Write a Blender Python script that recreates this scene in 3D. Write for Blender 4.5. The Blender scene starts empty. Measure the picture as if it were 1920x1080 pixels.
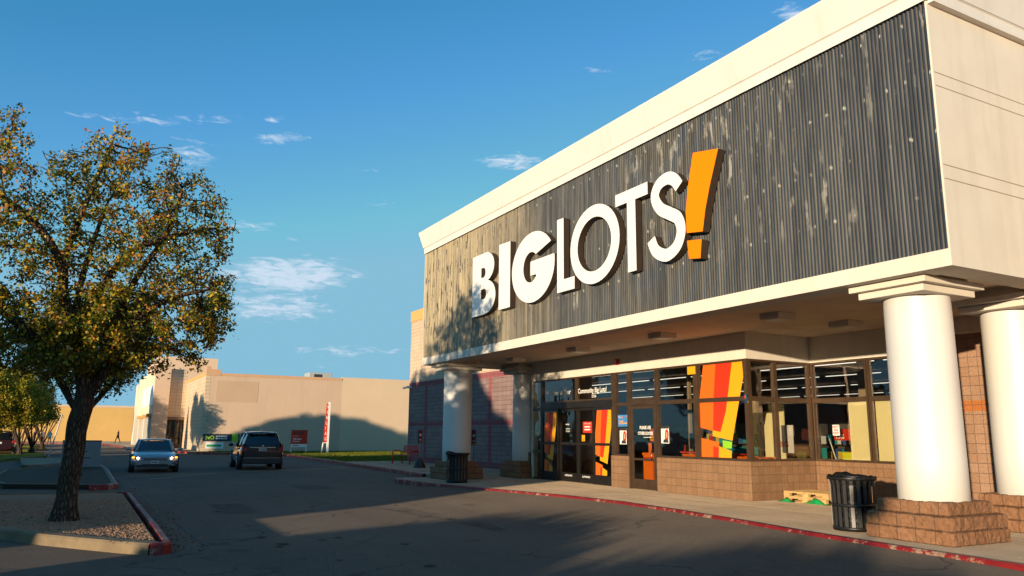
import bpy, math, random
import numpy as np
from mathutils import Vector, Matrix
R = math.radians
random.seed(7); rng = np.random.default_rng(7)
SC = bpy.context.scene
COL = SC.collection

# ---------------------------------------------------------------- camera
yaw, pit, rol, FPX = R(61.2429), R(10.6932), R(0.507), 1456.36
_f0 = Vector((-math.sin(yaw), math.cos(yaw), 0)); _r = Vector((math.cos(yaw), math.sin(yaw), 0)); _u = Vector((0, 0, 1))
_f = _f0*math.cos(pit)+_u*math.sin(pit); _up = _u*math.cos(pit)-_f0*math.sin(pit)
_r2 = _r*math.cos(rol)+_up*math.sin(rol); _u2 = -_r*math.sin(rol)+_up*math.cos(rol)
cd = bpy.data.cameras.new('camera'); cam = bpy.data.objects.new('camera', cd); COL.objects.link(cam)
cd.sensor_width = 36; cd.lens = FPX/1920*36; cd.clip_end = 3000; cd.clip_start = .05
M = Matrix(((_r2.x, _u2.x, -_f.x, 0), (_r2.y, _u2.y, -_f.y, 0), (_r2.z, _u2.z, -_f.z, 1.65), (0, 0, 0, 1)))
cam.matrix_world = M
SC.camera = cam

# ---------------------------------------------------------------- light
SUN_EL = R(4.0); SUN_K = .6
sv = Vector((SUN_K, -1, 0)).normalized()*math.cos(SUN_EL)+Vector((0, 0, math.sin(SUN_EL)))
sl = bpy.data.lights.new('sun', 'SUN'); so = bpy.data.objects.new('sun', sl); COL.objects.link(so)
sl.energy = 5; sl.angle = R(.55); sl.color = (1, .80, .54)
so.rotation_euler = sv.to_track_quat('Z', 'Y').to_euler()
SC.view_settings.view_transform = 'Standard'; SC.view_settings.look = 'None'
SC.view_settings.exposure = .5; SC.view_settings.gamma = 1
SC.cycles.use_denoising = True
SC.cycles.max_bounces = 8; SC.cycles.transparent_max_bounces = 12
SC.cycles.sample_clamp_indirect = 6

w = bpy.data.worlds.new('World'); SC.world = w; w.use_nodes = True
nt = w.node_tree; nt.nodes.clear(); N = nt.nodes.new; L = nt.links.new
wo = N('ShaderNodeOutputWorld'); bg = N('ShaderNodeBackground'); L(bg.outputs[0], wo.inputs[0])
sky = N('ShaderNodeTexSky'); sky.sky_type = 'NISHITA'; sky.sun_disc = False
sky.sun_elevation = SUN_EL+R(14); sky.sun_rotation = math.atan2(sv.x, sv.y)
sky.air_density = 1.0; sky.dust_density = .15; sky.ozone_density = 2.0
bg.inputs[1].default_value = .092

def mth(op, a, b=None, c=None, tree=None):
    n = (tree or nt).nodes.new('ShaderNodeMath'); n.operation = op
    for i, v in enumerate((a, b, c)):
        if v is None: continue
        if isinstance(v, (int, float)): n.inputs[i].default_value = v
        else: (tree or nt).links.new(v, n.inputs[i])
    return n.outputs[0]
tc = N('ShaderNodeTexCoord'); sx = N('ShaderNodeSeparateXYZ'); L(tc.outputs['Generated'], sx.inputs[0])
az = mth('ARCTAN2', sx.outputs[0], sx.outputs[1]); el = mth('ARCSINE', sx.outputs[2])
CL = [(-1.3552, 0.1933, 0.0857, 0.0197, 1, 0.056), (-1.3656, 0.1531, 0.0713, 0.0164, 0.8, 0.05), (-1.2849, 0.1015, 0.08, 0.006, 0.55, 0.027), (-1.2971, 0.0838, 0.0295, 0.0033, 0.4, 0.027), (-1.4008, 0.2501, 0.0288, 0.0065, 0.6, 0.088), (-1.3759, 0.3587, 0.0332, 0.0063, 0.8, 0.107), (-1.0704, 0.3479, 0.0468, 0.01, 0.8, 0.001), (-1.5186, 0.3617, 0.1018, 0.0066, 0.5, 0.151), (-1.3842, 0.3812, 0.0199, 0.0044, 0.6, 0.118), (-1.4849, 0.3251, 0.0368, 0.0184, 0.5, 0.137), (-1.2621, 0.3305, 0.0139, 0.004, 0.4, 0.066), (-1.2427, 0.287, 0.0243, 0.006, 0.35, 0.053), (-0.8041, 0.4627, 0.0342, 0.008, 0.4, -0.107), (-0.6971, 0.4991, 0.0245, 0.0093, 0.7, -0.161), (-0.954, 0.4593, 0.0254, 0.0057, 0.4, -0.043), (-1.3496, 0.2393, 0.0131, 0.0039, 0.4, 0.074)]
tot = None
for a0, e0, ww, hh, s, sl_ in CL:
    da = mth('SUBTRACT', az, a0); de = mth('SUBTRACT', mth('SUBTRACT', el, e0), mth('MULTIPLY', da, sl_))
    d = mth('ADD', mth('POWER', mth('ABSOLUTE', mth('DIVIDE', da, ww*1.25)), 2.0), mth('POWER', mth('ABSOLUTE', mth('DIVIDE', de, hh*1.5)), 2.0))
    m = mth('MULTIPLY', mth('MAXIMUM', mth('SUBTRACT', 1.0, d), 0.0), s)
    tot = m if tot is None else mth('MAXIMUM', tot, m)
cv = N('ShaderNodeCombineXYZ'); L(mth('MULTIPLY', az, 40.), cv.inputs[0]); L(mth('MULTIPLY', el, 150.), cv.inputs[1])
nz = N('ShaderNodeTexNoise'); nz.inputs['Scale'].default_value = 1.0; nz.inputs['Detail'].default_value = 8; nz.inputs['Roughness'].default_value = .62
nz.inputs['Distortion'].default_value = .6
L(cv.outputs[0], nz.inputs['Vector'])
cm = mth('SUBTRACT', mth('ADD', mth('MULTIPLY', tot, .62), mth('MULTIPLY', nz.outputs[0], 1.4)), .88)
cr = N('ShaderNodeMapRange'); cr.interpolation_type = 'SMOOTHSTEP'; L(cm, cr.inputs[0])
cr.inputs[1].default_value = .0; cr.inputs[2].default_value = .5; cr.inputs[3].default_value = 0; cr.inputs[4].default_value = .9
msk = mth('MULTIPLY', cr.outputs[0], mth('MINIMUM', mth('MULTIPLY', tot, 6.0), 1.0))
hs = N('ShaderNodeHueSaturation'); L(sky.outputs[0], hs.inputs['Color']); hs.inputs['Saturation'].default_value = .98
tm = N('ShaderNodeMix'); tm.data_type = 'RGBA'; tm.blend_type = 'MULTIPLY'; tm.inputs[0].default_value = 1; L(hs.outputs[0], tm.inputs[6]); tm.inputs[7].default_value = (.70, 1.06, 1.16, 1)
vm = N('ShaderNodeVectorMath'); vm.operation = 'MINIMUM'; L(tm.outputs[2], vm.inputs[0]); vm.inputs[1].default_value = (1.85, 3.95, 5.3)
va = N('ShaderNodeVectorMath'); va.operation = 'MULTIPLY_ADD'; va.inputs[1].default_value = (1.32, 1.11, 1.24); va.inputs[2].default_value = (-.55, 0, 0); L(tm.outputs[2], va.inputs[0]); vx = N('ShaderNodeVectorMath'); vx.operation = 'MAXIMUM'; L(va.outputs[0], vx.inputs[0]); vx.inputs[1].default_value = (.2, .2, .2); L(vx.outputs[0], vm.inputs[0])
mx = N('ShaderNodeMix'); mx.data_type = 'RGBA'; L(msk, mx.inputs[0]); L(vm.outputs[0], mx.inputs[6]); mx.inputs[7].default_value = (5.0, 5.9, 7.0, 1)
L(mx.outputs[2], bg.inputs[0])

# ---------------------------------------------------------------- helpers
class MB:
    def __init__(s): s.v = []; s.f = []; s.m = []; s.sm = []
    def poly(s, pts, m=0, smooth=False):
        b = len(s.v); s.v += [tuple(p) for p in pts]; s.f.append(tuple(range(b, b+len(pts)))); s.m.append(m); s.sm.append(smooth)
    def box(s, x0, x1, y0, y1, z0, z1, m=0):
        b = len(s.v)
        s.v += [(x0, y0, z0), (x1, y0, z0), (x1, y1, z0), (x0, y1, z0), (x0, y0, z1), (x1, y0, z1), (x1, y1, z1), (x0, y1, z1)]
        for q in ((0, 3, 2, 1), (4, 5, 6, 7), (0, 1, 5, 4), (1, 2, 6, 5), (2, 3, 7, 6), (3, 0, 4, 7)):
            s.f.append(tuple(b+i for i in q)); s.m.append(m); s.sm.append(False)
        return s
    def prism(s, pts, z0, z1, m=0, mt=None):
        n = len(pts); b = len(s.v)
        s.v += [(x, y, z0) for x, y in pts]+[(x, y, z1) for x, y in pts]
        s.f.append(tuple(b+i for i in range(n))[::-1]); s.m.append(m); s.sm.append(False)
        s.f.append(tuple(b+n+i for i in range(n))); s.m.append(m if mt is None else mt); s.sm.append(False)
        for i in range(n):
            j = (i+1) % n; s.f.append((b+i, b+j, b+n+j, b+n+i)); s.m.append(m); s.sm.append(False)
        return s
    def tube(s, p0, p1, r0, r1=None, n=10, m=0, cap=True):
        r1 = r0 if r1 is None else r1
        p0 = Vector(p0); p1 = Vector(p1); d = (p1-p0).normalized()
        a = d.orthogonal().normalized(); c = d.cross(a); b = len(s.v)
        for p, r in ((p0, r0), (p1, r1)):
            for i in range(n):
                t = 2*math.pi*i/n; q = p+(a*math.cos(t)+c*math.sin(t))*r; s.v.append(tuple(q))
        for i in range(n):
            j = (i+1) % n; s.f.append((b+i, b+j, b+n+j, b+n+i)); s.m.append(m); s.sm.append(True)
        if cap:
            s.f.append(tuple(b+i for i in range(n))[::-1]); s.m.append(m); s.sm.append(False)
            s.f.append(tuple(b+n+i for i in range(n))); s.m.append(m); s.sm.append(False)
        return s
    def path(s, pts, r, n=8, m=0, ry=None):
        for i in range(len(pts)-1): s.tube(pts[i], pts[i+1], r, r, n, m)
        return s
    def lathe(s, prof, c=(0, 0, 0), n=24, m=0, axis='z'):
        b = len(s.v); k = len(prof)
        for i in range(n):
            t = 2*math.pi*i/n
            for r, h in prof:
                if axis == 'z': s.v.append((c[0]+r*math.cos(t), c[1]+r*math.sin(t), c[2]+h))
                elif axis == 'y': s.v.append((c[0]+r*math.cos(t), c[1]+h, c[2]+r*math.sin(t)))
                else: s.v.append((c[0]+h, c[1]+r*math.cos(t), c[2]+r*math.sin(t)))
        for i in range(n):
            for j in range(k-1):
                i2 = (i+1) % n
                s.f.append((b+i*k+j, b+i2*k+j, b+i2*k+j+1, b+i*k+j+1)); s.m.append(m); s.sm.append(True)
        return s
    def ell(s, c, r, m=0, nu=12, nv=8):
        prof = [(math.sin(math.pi*j/nv), -math.cos(math.pi*j/nv)) for j in range(nv+1)]
        b = len(s.v); k = len(prof)
        for i in range(nu):
            t = 2*math.pi*i/nu
            for q, h in prof: s.v.append((c[0]+r[0]*q*math.cos(t), c[1]+r[1]*q*math.sin(t), c[2]+r[2]*h))
        for i in range(nu):
            for j in range(k-1):
                i2 = (i+1) % nu
                s.f.append((b+i*k+j, b+i2*k+j, b+i2*k+j+1, b+i*k+j+1)); s.m.append(m); s.sm.append(True)
        return s
    def grid(s, G, m=0, smooth=True, closed=False):
        rr = len(G); cc = len(G[0]); b = len(s.v)
        for row in G:
            s.v += [tuple(p) for p in row]
        for i in range(rr-1):
            for j in range(cc if closed else cc-1):
                j2 = (j+1) % cc
                s.f.append((b+i*cc+j, b+i*cc+j2, b+(i+1)*cc+j2, b+(i+1)*cc+j)); s.m.append(m); s.sm.append(smooth)
        return s
    def build(s, name, mats, parent=None, bevel=0, recalc=False, **kw):
        me = bpy.data.meshes.new(name); me.from_pydata(s.v, [], s.f)
        if not isinstance(mats, (list, tuple)): mats = [mats]
        for m in mats: me.materials.append(m)
        me.polygons.foreach_set('material_index', s.m); me.polygons.foreach_set('use_smooth', s.sm); me.update()
        if recalc:
            import bmesh
            bm = bmesh.new(); bm.from_mesh(me); bmesh.ops.recalc_face_normals(bm, faces=bm.faces); bm.to_mesh(me); bm.free()
        o = bpy.data.objects.new(name, me); COL.objects.link(o)
        if parent: o.parent = parent; o.matrix_parent_inverse = Matrix()
        if bevel:
            bv = o.modifiers.new('b', 'BEVEL'); bv.width = bevel; bv.segments = 2; bv.limit_method = 'ANGLE'
        for k, v_ in kw.items(): o[k] = v_
        return o
def empty(name, label, cat, loc=(0, 0, 0), rz=0, group=None):
    o = bpy.data.objects.new(name, None); COL.objects.link(o); o.location = loc; o.rotation_euler = (0, 0, rz); o.empty_display_size = .2
    o['label'] = label; o['category'] = cat
    if group: o['group'] = group
    return o
def copy_tree(o, parent=None):
    c = o.copy(); COL.objects.link(c)
    if parent: c.parent = parent; c.matrix_parent_inverse = Matrix()
    for ch in o.children: copy_tree(ch, c)
    return c
def text_into(mb, s, size, org, ux=(1, 0, 0), uy=(0, 0, 1), m=0, depth=.003, align='LEFT', bold=0, sx=1.0):
    cu = bpy.data.curves.new('t', 'FONT'); cu.body = s; cu.size = size; cu.align_x = align; cu.resolution_u = 2; cu.offset = bold; cu.fill_mode = 'FRONT'
    ob = bpy.data.objects.new('t', cu); COL.objects.link(ob)
    dg = bpy.context.evaluated_depsgraph_get(); me = bpy.data.meshes.new_from_object(ob.evaluated_get(dg))
    ux = Vector(ux); uy = Vector(uy); n = ux.cross(uy); o0 = Vector(org); b = len(mb.v)
    for v in me.vertices: mb.v.append(tuple(o0+ux*v.co.x*sx+uy*v.co.y+n*depth))
    for p in me.polygons: mb.f.append(tuple(b+i for i in p.vertices)); mb.m.append(m); mb.sm.append(False)
    bpy.data.objects.remove(ob); bpy.data.curves.remove(cu); bpy.data.meshes.remove(me)
    return mb

# ---------------------------------------------------------------- materials
def mat_base(name):
    m = bpy.data.materials.new(name); m.use_nodes = True; t = m.node_tree; b = t.nodes['Principled BSDF']; return m, t, b
def noise(t, scale, detail=4, rough=.55, vec=None, w=0):
    n = t.nodes.new('ShaderNodeTexNoise'); n.inputs['Scale'].default_value = scale; n.inputs['Detail'].default_value = detail; n.inputs['Roughness'].default_value = rough
    if vec is None:
        g = t.nodes.new('ShaderNodeNewGeometry'); vec = g.outputs['Position']
    t.links.new(vec, n.inputs['Vector']); return n.outputs[0]
def mixc(t, f, a, b, mode='MIX'):
    n = t.nodes.new('ShaderNodeMix'); n.data_type = 'RGBA'; n.blend_type = mode
    if isinstance(f, (int, float)): n.inputs[0].default_value = f
    else: t.links.new(f, n.inputs[0])
    for i, c in ((6, a), (7, b)):
        if isinstance(c, (tuple, list)): n.inputs[i].default_value = (*c[:3], 1)
        else: t.links.new(c, n.inputs[i])
    return n.outputs[2]
def rng_(t, v, a, b, c=0., d=1.):
    n = t.nodes.new('ShaderNodeMapRange'); t.links.new(v, n.inputs[0])
    for i, q in enumerate((a, b, c, d)): n.inputs[i+1].default_value = q
    return n.outputs[0]
def bump(t, b, h, strength=.5, dist=.01, prev=None):
    n = t.nodes.new('ShaderNodeBump'); n.inputs['Strength'].default_value = strength; n.inputs['Distance'].default_value = dist
    t.links.new(h, n.inputs['Height'])
    if prev is not None: t.links.new(prev, n.inputs['Normal'])
    t.links.new(n.outputs[0], b.inputs['Normal']); return n.outputs[0]
def pm(name, c, rough=.7, var=.12, vs=3., bs=60., bst=.15, bd=.004, metal=0, spec=.5, coat=0, dirt=None, streak=0):
    m, t, b = mat_base(name)
    lo = tuple(x*(1-var) for x in c); hi = tuple(min(1, x*(1+var)) for x in c)
    col = mixc(t, rng_(t, noise(t, vs, 6, .6), .3, .7), lo, hi)
    if streak:
        g0 = t.nodes.new('ShaderNodeNewGeometry'); m0 = t.nodes.new('ShaderNodeMapping'); m0.inputs['Scale'].default_value = (3.2, 3.2, .22); t.links.new(g0.outputs['Position'], m0.inputs[0])
        col = mixc(t, rng_(t, noise(t, 1, 7, .7, m0.outputs[0]), .48, .74, 0, streak), col, tuple(x*.55 for x in c))
    if dirt: col = mixc(t, rng_(t, noise(t, vs*.35, 8, .7), .5, .75, 0, .6), col, dirt)
    t.links.new(col, b.inputs['Base Color']); b.inputs['Roughness'].default_value = rough
    b.inputs['Metallic'].default_value = metal; b.inputs['Specular IOR Level'].default_value = spec; b.inputs['Coat Weight'].default_value = coat
    if bst: bump(t, b, noise(t, bs, 3), bst, bd)
    return m
def emi(name, c, s):
    m, t, b = mat_base(name); b.inputs['Base Color'].default_value = (*c, 1); b.inputs['Emission Color'].default_value = (*c, 1); b.inputs['Emission Strength'].default_value = s; return m
def wallvec(t):
    g = t.nodes.new('ShaderNodeNewGeometry'); p = t.nodes.new('ShaderNodeSeparateXYZ'); t.links.new(g.outputs['Position'], p.inputs[0])
    n = t.nodes.new('ShaderNodeSeparateXYZ'); t.links.new(g.outputs['True Normal'], n.inputs[0])
    isx = mth('GREATER_THAN', mth('ABSOLUTE', n.outputs[0], tree=t), .6, tree=t)
    isz = mth('GREATER_THAN', mth('ABSOLUTE', n.outputs[2], tree=t), .7, tree=t)
    u = mth('ADD', mth('MULTIPLY', p.outputs[1], isx, tree=t), mth('MULTIPLY', p.outputs[0], mth('SUBTRACT', 1., isx, tree=t), tree=t), tree=t)
    v = mth('ADD', mth('MULTIPLY', p.outputs[1], isz, tree=t), mth('MULTIPLY', p.outputs[2], mth('SUBTRACT', 1., isz, tree=t), tree=t), tree=t)
    c = t.nodes.new('ShaderNodeCombineXYZ'); t.links.new(u, c.inputs[0]); t.links.new(v, c.inputs[1]); return c.outputs[0], p
def block(name, c1, c2, mortar, bw=.2, bh=.2, z0=.15, mort=.006, rough=.9, bst=.9, bd=.015, bs=22, off=0., bands=None, x0=0.):
    m, t, b = mat_base(name); vec, p = wallvec(t)
    mp = t.nodes.new('ShaderNodeMapping'); t.links.new(vec, mp.inputs[0]); mp.inputs['Location'].default_value = (-x0, -z0, 0)
    br = t.nodes.new('ShaderNodeTexBrick'); t.links.new(mp.outputs[0], br.inputs[0]); br.offset = off; br.squash = 1
    br.inputs['Scale'].default_value = 1; br.inputs['Brick Width'].default_value = bw; br.inputs['Row Height'].default_value = bh
    br.inputs['Mortar Size'].default_value = mort; br.inputs['Mortar Smooth'].default_value = .3; br.inputs['Bias'].default_value = 0
    br.inputs['Color1'].default_value = (*c1, 1); br.inputs['Color2'].default_value = (*c2, 1); br.inputs['Mortar'].default_value = (*mortar, 1)
    col = br.outputs['Color']
    if bands:
        bc, zs, xs = bands; mk = None
        for k_, comp in ((zs, 2), (xs, 0)):
            for a_, b_ in k_:
                q = mth('MULTIPLY', mth('GREATER_THAN', p.outputs[comp], a_, tree=t), mth('LESS_THAN', p.outputs[comp], b_, tree=t), tree=t)
                mk = q if mk is None else mth('MAXIMUM', mk, q, tree=t)
        mk = mth('MULTIPLY', mk, mth('SUBTRACT', 1., br.outputs['Fac'], tree=t), tree=t)
        col = mixc(t, mk, col, bc)
    nn = noise(t, bs, 6, .65)
    col = mixc(t, rng_(t, nn, .3, .7), mixc(t, 1., col, (.72, .70, .68), 'MULTIPLY'), col)
    col = mixc(t, rng_(t, noise(t, .8, 5), .35, .7, 0, .35), col, mixc(t, 1., col, (.62, .6, .58), 'MULTIPLY'))
    t.links.new(col, b.inputs['Base Color']); b.inputs['Roughness'].default_value = rough; b.inputs['Specular IOR Level'].default_value = .2
    n1 = bump(t, b, nn, bst, bd); 
    inv = mth('SUBTRACT', 1., br.outputs['Fac'], tree=t); bump(t, b, inv, .8, .01, n1)
    return m
CREAM = pm('cream_stucco', (.65, .59, .50), .85, .05, 1.2, 90, .35, .004, streak=.22)
SIDECREAM = CREAM
CORNICE = pm('white_cornice', (.66, .625, .575), .8, .03, 1.5, 110, .15, .003, streak=.22)
SOFFIT = pm('soffit_stucco', (.74, .59, .43), .9, .10, 1.5, 70, .6, .008)
COLWHITE = pm('white_column_paint', (.66, .635, .60), .45, .03, 1.0, 30, .08, .003, streak=.18, dirt=(.74, .68, .56))
TANBLK = block('tan_split_block', (.29, .16, .085), (.34, .195, .11), (.20, .13, .08), mort=.006, bst=1., bd=.02)
PEDBLK = block('pedestal_split_block', (.29, .145, .075), (.34, .175, .095), (.17, .10, .06), bst=1., bd=.03, bs=14, z0=.155, bw=.3, mort=.009)
PURPLE = block('mauve_split_block', (.28, .185, .175), (.34, .235, .22), (.10, .07, .07), bw=.4, mort=.007, bst=1., bd=.02, bands=((.34, .11, .12), ((.0, .42), (2.07, 2.30), (4.22, 4.5)), ((-39.75, -39.35), (-32.14, -31.77), (-26.3, -25.9))))
CREAMBLK = block('cream_block', (.66, .50, .36), (.70, .54, .39), (.44, .33, .24), bw=.4, mort=.008, bst=.25, bd=.005)
BROWNBLK = block('brown_split_block', (.38, .22, .14), (.44, .27, .18), (.20, .13, .10), bands=((.50, .17, .05), ((2.22, 2.44),), ()))
TRIM = pm('orange_tan_trim', (.66, .36, .12), .8, .08)
FRAME = pm('bronze_frame', (.10, .06, .035), .38, .2, 4, 80, .05, .002, metal=.5)
BLACKFRAME = pm('dark_bronze_door', (.022, .018, .015), .35, .2, 4, 80, .03, .001, metal=.3)
def glassmat(name, tint=(.70, .78, .70), wav=.02):
    m = bpy.data.materials.new(name); m.use_nodes = True; t = m.node_tree; t.nodes.clear()
    o = t.nodes.new('ShaderNodeOutputMaterial'); tr = t.nodes.new('ShaderNodeBsdfTransparent'); tr.inputs[0].default_value = (*tint, 1)
    gl = t.nodes.new('ShaderNodeBsdfGlossy'); gl.inputs['Roughness'].default_value = .015; gl.inputs['Color'].default_value = (.95, .97, 1, 1)
    fr = t.nodes.new('ShaderNodeFresnel'); gq = t.nodes.new('ShaderNodeNewGeometry'); mq = t.nodes.new('ShaderNodeMapRange'); t.links.new(gq.outputs['Backfacing'], mq.inputs[0]); mq.inputs[3].default_value = 1.5; mq.inputs[4].default_value = 1/1.5; t.links.new(mq.outputs[0], fr.inputs[0])
    bp = t.nodes.new('ShaderNodeBump'); bp.inputs['Strength'].default_value = .35; bp.inputs['Distance'].default_value = wav
    t.links.new(noise(t, 1.6, 2), bp.inputs['Height']); t.links.new(bp.outputs[0], gl.inputs['Normal'])
    mxs = t.nodes.new('ShaderNodeMixShader'); t.links.new(fr.outputs[0], mxs.inputs[0]); t.links.new(tr.outputs[0], mxs.inputs[1]); t.links.new(gl.outputs[0], mxs.inputs[2]); t.links.new(mxs.outputs[0], o.inputs[0])
    return m
GLASS = glassmat('tinted_glass', (.84, .83, .79))
# asphalt
def ground_mat(name, base, var, bst, big=.25, cracks=True):
    m, t, b = mat_base(name)
    g = t.nodes.new('ShaderNodeNewGeometry'); P = g.outputs['Position']
    fine = noise(t, 55, 3, .7, P); mid = noise(t, 2.2, 6, .65, P); lg = noise(t, big, 5, .6, P)
    lo = tuple(x*(1-var) for x in base); hi = tuple(x*(1+var) for x in base)
    col = mixc(t, rng_(t, fine, .35, .65), lo, hi)
    col = mixc(t, rng_(t, noise(t, 14, 4, .75, P), .38, .66, 0, .5), col, tuple(x*.5 for x in base)); col = mixc(t, rng_(t, noise(t, 36, 2, .6, P), .62, .7, 0, .6), col, tuple(min(1, x*2.4) for x in base))
    col = mixc(t, rng_(t, mid, .35, .7, 0, .35), col, tuple(x*.6 for x in base))
    col = mixc(t, rng_(t, lg, .4, .7, 0, .45), col, tuple(x*1.45 for x in base))
    mp_ = t.nodes.new('ShaderNodeMapping'); mp_.inputs['Scale'].default_value = (.06, 1.1, 0); mp_.inputs['Rotation'].default_value = (0, 0, R(4)); t.links.new(P, mp_.inputs[0])
    col = mixc(t, rng_(t, noise(t, 1, 4, .6, mp_.outputs[0]), .45, .7, 0, .35), col, tuple(x*.62 for x in base))
    col = mixc(t, rng_(t, noise(t, 1.15, 2, .4, P), .68, .76, 0, .55), col, tuple(x*.35 for x in base))
    if cracks:
        vo = t.nodes.new('ShaderNodeTexVoronoi'); vo.feature = 'DISTANCE_TO_EDGE'; vo.inputs['Scale'].default_value = .22
        wv = t.nodes.new('ShaderNodeVectorMath'); wv.operation = 'ADD'
        nn = t.nodes.new('ShaderNodeTexNoise'); nn.inputs['Scale'].default_value = .9; nn.inputs['Detail'].default_value = 5; t.links.new(P, nn.inputs['Vector'])
        sc_ = t.nodes.new('ShaderNodeVectorMath'); sc_.operation = 'SCALE'; sc_.inputs['Scale'].default_value = 1.6; t.links.new(nn.outputs['Color'], sc_.inputs[0])
        t.links.new(P, wv.inputs[0]); t.links.new(sc_.outputs[0], wv.inputs[1]); t.links.new(wv.outputs[0], vo.inputs['Vector'])
        ck = rng_(t, vo.outputs['Distance'], .0, .008, .85, 0.)
        ck = mth('MULTIPLY', ck, rng_(t, noise(t, .5, 2, .5, P), .40, .52), tree=t)
        col = mixc(t, ck, col, (.02, .019, .018))
    t.links.new(col, b.inputs['Base Color']); b.inputs['Roughness'].default_value = .9; b.inputs['Specular IOR Level'].default_value = .25; b.inputs['Diffuse Roughness'].default_value = 1.
    n1 = bump(t, b, noise(t, 80, 2, .6, P), bst*.35, .006); bump(t, b, mid, .1, .01, n1)
    return m
ASPH = ground_mat('asphalt', (.094, .074, .058), .35, 1.)
CONC = ground_mat('concrete_walk', (.30, .225, .155), .12, .8, .6, False)
KERBC = pm('kerb_concrete', (.20, .145, .085), .9, .25, 2.5, 40, .5, .01, dirt=(.10, .08, .06))
def worn_red():
    m, t, b = mat_base('worn_red_kerb_paint')
    c = mixc(t, rng_(t, noise(t, 5, 6, .7), .3, .7), (.15, .003, .004), (.24, .009, .007))
    c = mixc(t, rng_(t, noise(t, 4.5, 10, .78), .54, .58, 0, .9), c, (.34, .23, .15))
    c = mixc(t, rng_(t, noise(t, 1.7, 9, .72), .60, .68, 0, .9), c, (.05, .03, .03))
    t.links.new(c, b.inputs['Base Color']); b.inputs['Roughness'].default_value = .55; bump(t, b, noise(t, 40, 4), .5, .008); return m
REDK = worn_red()
def worn_yellow():
    m, t, b = mat_base('worn_yellow_paint')
    c = mixc(t, rng_(t, noise(t, 4, 9, .75), .42, .60, 0, 1), (.55, .33, .05), (.13, .115, .10))
    t.links.new(c, b.inputs['Base Color']); b.inputs['Roughness'].default_value = .8; bump(t, b, noise(t, 90, 2), 1., .02); return m
YEL = worn_yellow()
GRASS = pm('lawn_grass', (.15, .16, .022), .95, .5, 9, 30, 1., .06, spec=.1)
GRAVELM = ground_mat('gravel_bed', (.24, .135, .08), .45, 1., .8, False)
PEB = pm('pebble', (.34, .20, .12), .9, .45, 14, 60, .3, .005)
TANW = pm('tan_painted_block', (.57, .405, .285), .9, .04, .5, 25, .3, .01, streak=.2)
TANL = pm('pale_tan_stucco', (.63, .465, .32), .9, .04, .5, 25, .3, .01)
TANP = pm('tan_patch_paint', (.51, .345, .23), .9, .05, .5, 25, .3, .01)
TANT = pm('tan_trim', (.56, .33, .19), .9, .05)
ENTRYB = block('entry_block', (.70, .54, .38), (.74, .58, .41), (.46, .33, .23), bw=.6, bh=.3, mort=.012, bst=.2, bd=.004)
YELW = pm('ochre_stucco', (.66, .40, .13), .9, .06, .3)
BLK = pm('black_metal', (.016, .015, .014), .4, .2, 8, 60, .05, .001, metal=.2)
BAG = pm('black_bag_plastic', (.006, .006, .007), .5, .2, 9, 14, .9, .03)
RED = pm('red_enamel', (.45, .02, .02), .4, .1)
ORG = pm('orange_plastic', (.85, .17, .01), .45, .06)
ORG2 = pm('orange_vinyl', (.74, .13, .006), .5, .03)
REDO = pm('red_orange_vinyl', (.62, .03, .005), .5, .03)
YVN = pm('yellow_vinyl', (.78, .35, .006), .5, .03)
GRN = pm('lime_vinyl', (.25, .55, .02), .5, .05)
WHT = pm('white_vinyl', (.80, .78, .74), .5, .03)
LETF = pm('white_letter_face', (.74, .72, .68), .35, .02, .7, 20, .02, .001)
LETS = pm('brown_letter_return', (.05, .032, .022), .5, .12)
ORF = pm('orange_letter_face', (.88, .215, .0005), .6, .02, .7, 20, .02, .001, spec=.1)
NAVY = pm('navy_panel', (.012, .03, .055), .5, .1)
DKT = pm('dark_text', (.03, .03, .03), .6, .1)
GREY = pm('grey_sign_board', (.36, .38, .38), .7, .08)
WOODP = pm('pine_board', (.52, .33, .13), .8, .25, 9, 50, .3, .004)
CREAMB = pm('cream_blind', (.92, .82, .45), .8, .03)
CHROME = pm('chrome', (.7, .7, .7), .12, .05, 5, 50, 0, 0, metal=1)


# ================================================================ GROUND
def rect(x0, x1, y0, y1): return [(x0, y0), (x1, y0), (x1, y1), (x0, y1)]
g = MB(); g.poly([(-900, -500, 0), (500, -500, 0), (500, 700, 0), (-900, 700, 0)])
g.build('parking_lot_asphalt', ASPH, kind='structure')
# store pavement outline (road edge)
KERB = [(-5, 10.12), (-7.2, 10.25), (-9, 10.42), (-10.8, 10.72), (-13, 11.0), (-15, 11.12), (-17, 10.95), (-19, 10.5), (-21, 10.08), (-23, 9.78), (-25.3, 9.62), (-26.1, 9.75), (-26.35, 10.1)]
KERB = [(8, 9.6), (2, 9.8)]+KERB
INNER = [(-28.6, 11.75), (-32, 12.05), (-41.7, 12.45), (-44, 12.6)]
def off(pts, d):
    out = []
    for i, p in enumerate(pts):
        a = Vector(pts[max(0, i-1)]); b = Vector(pts[min(len(pts)-1, i+1)]); t = (b-a).normalized(); n = Vector((t.y, -t.x)); out.append((p[0]+n.x*d, p[1]+n.y*d))
    return out
kin = off(KERB, .11)
p = MB(); p.prism(kin+[(-26.0, 11.4), (-28.6, 11.95)]+[(x, y+.13) for x, y in INNER[1:3]]+[(-42.3, 16.9), (8, 16.9)], -.05, .15)
p.build('store_sidewalk', CONC, kind='structure')
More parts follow.
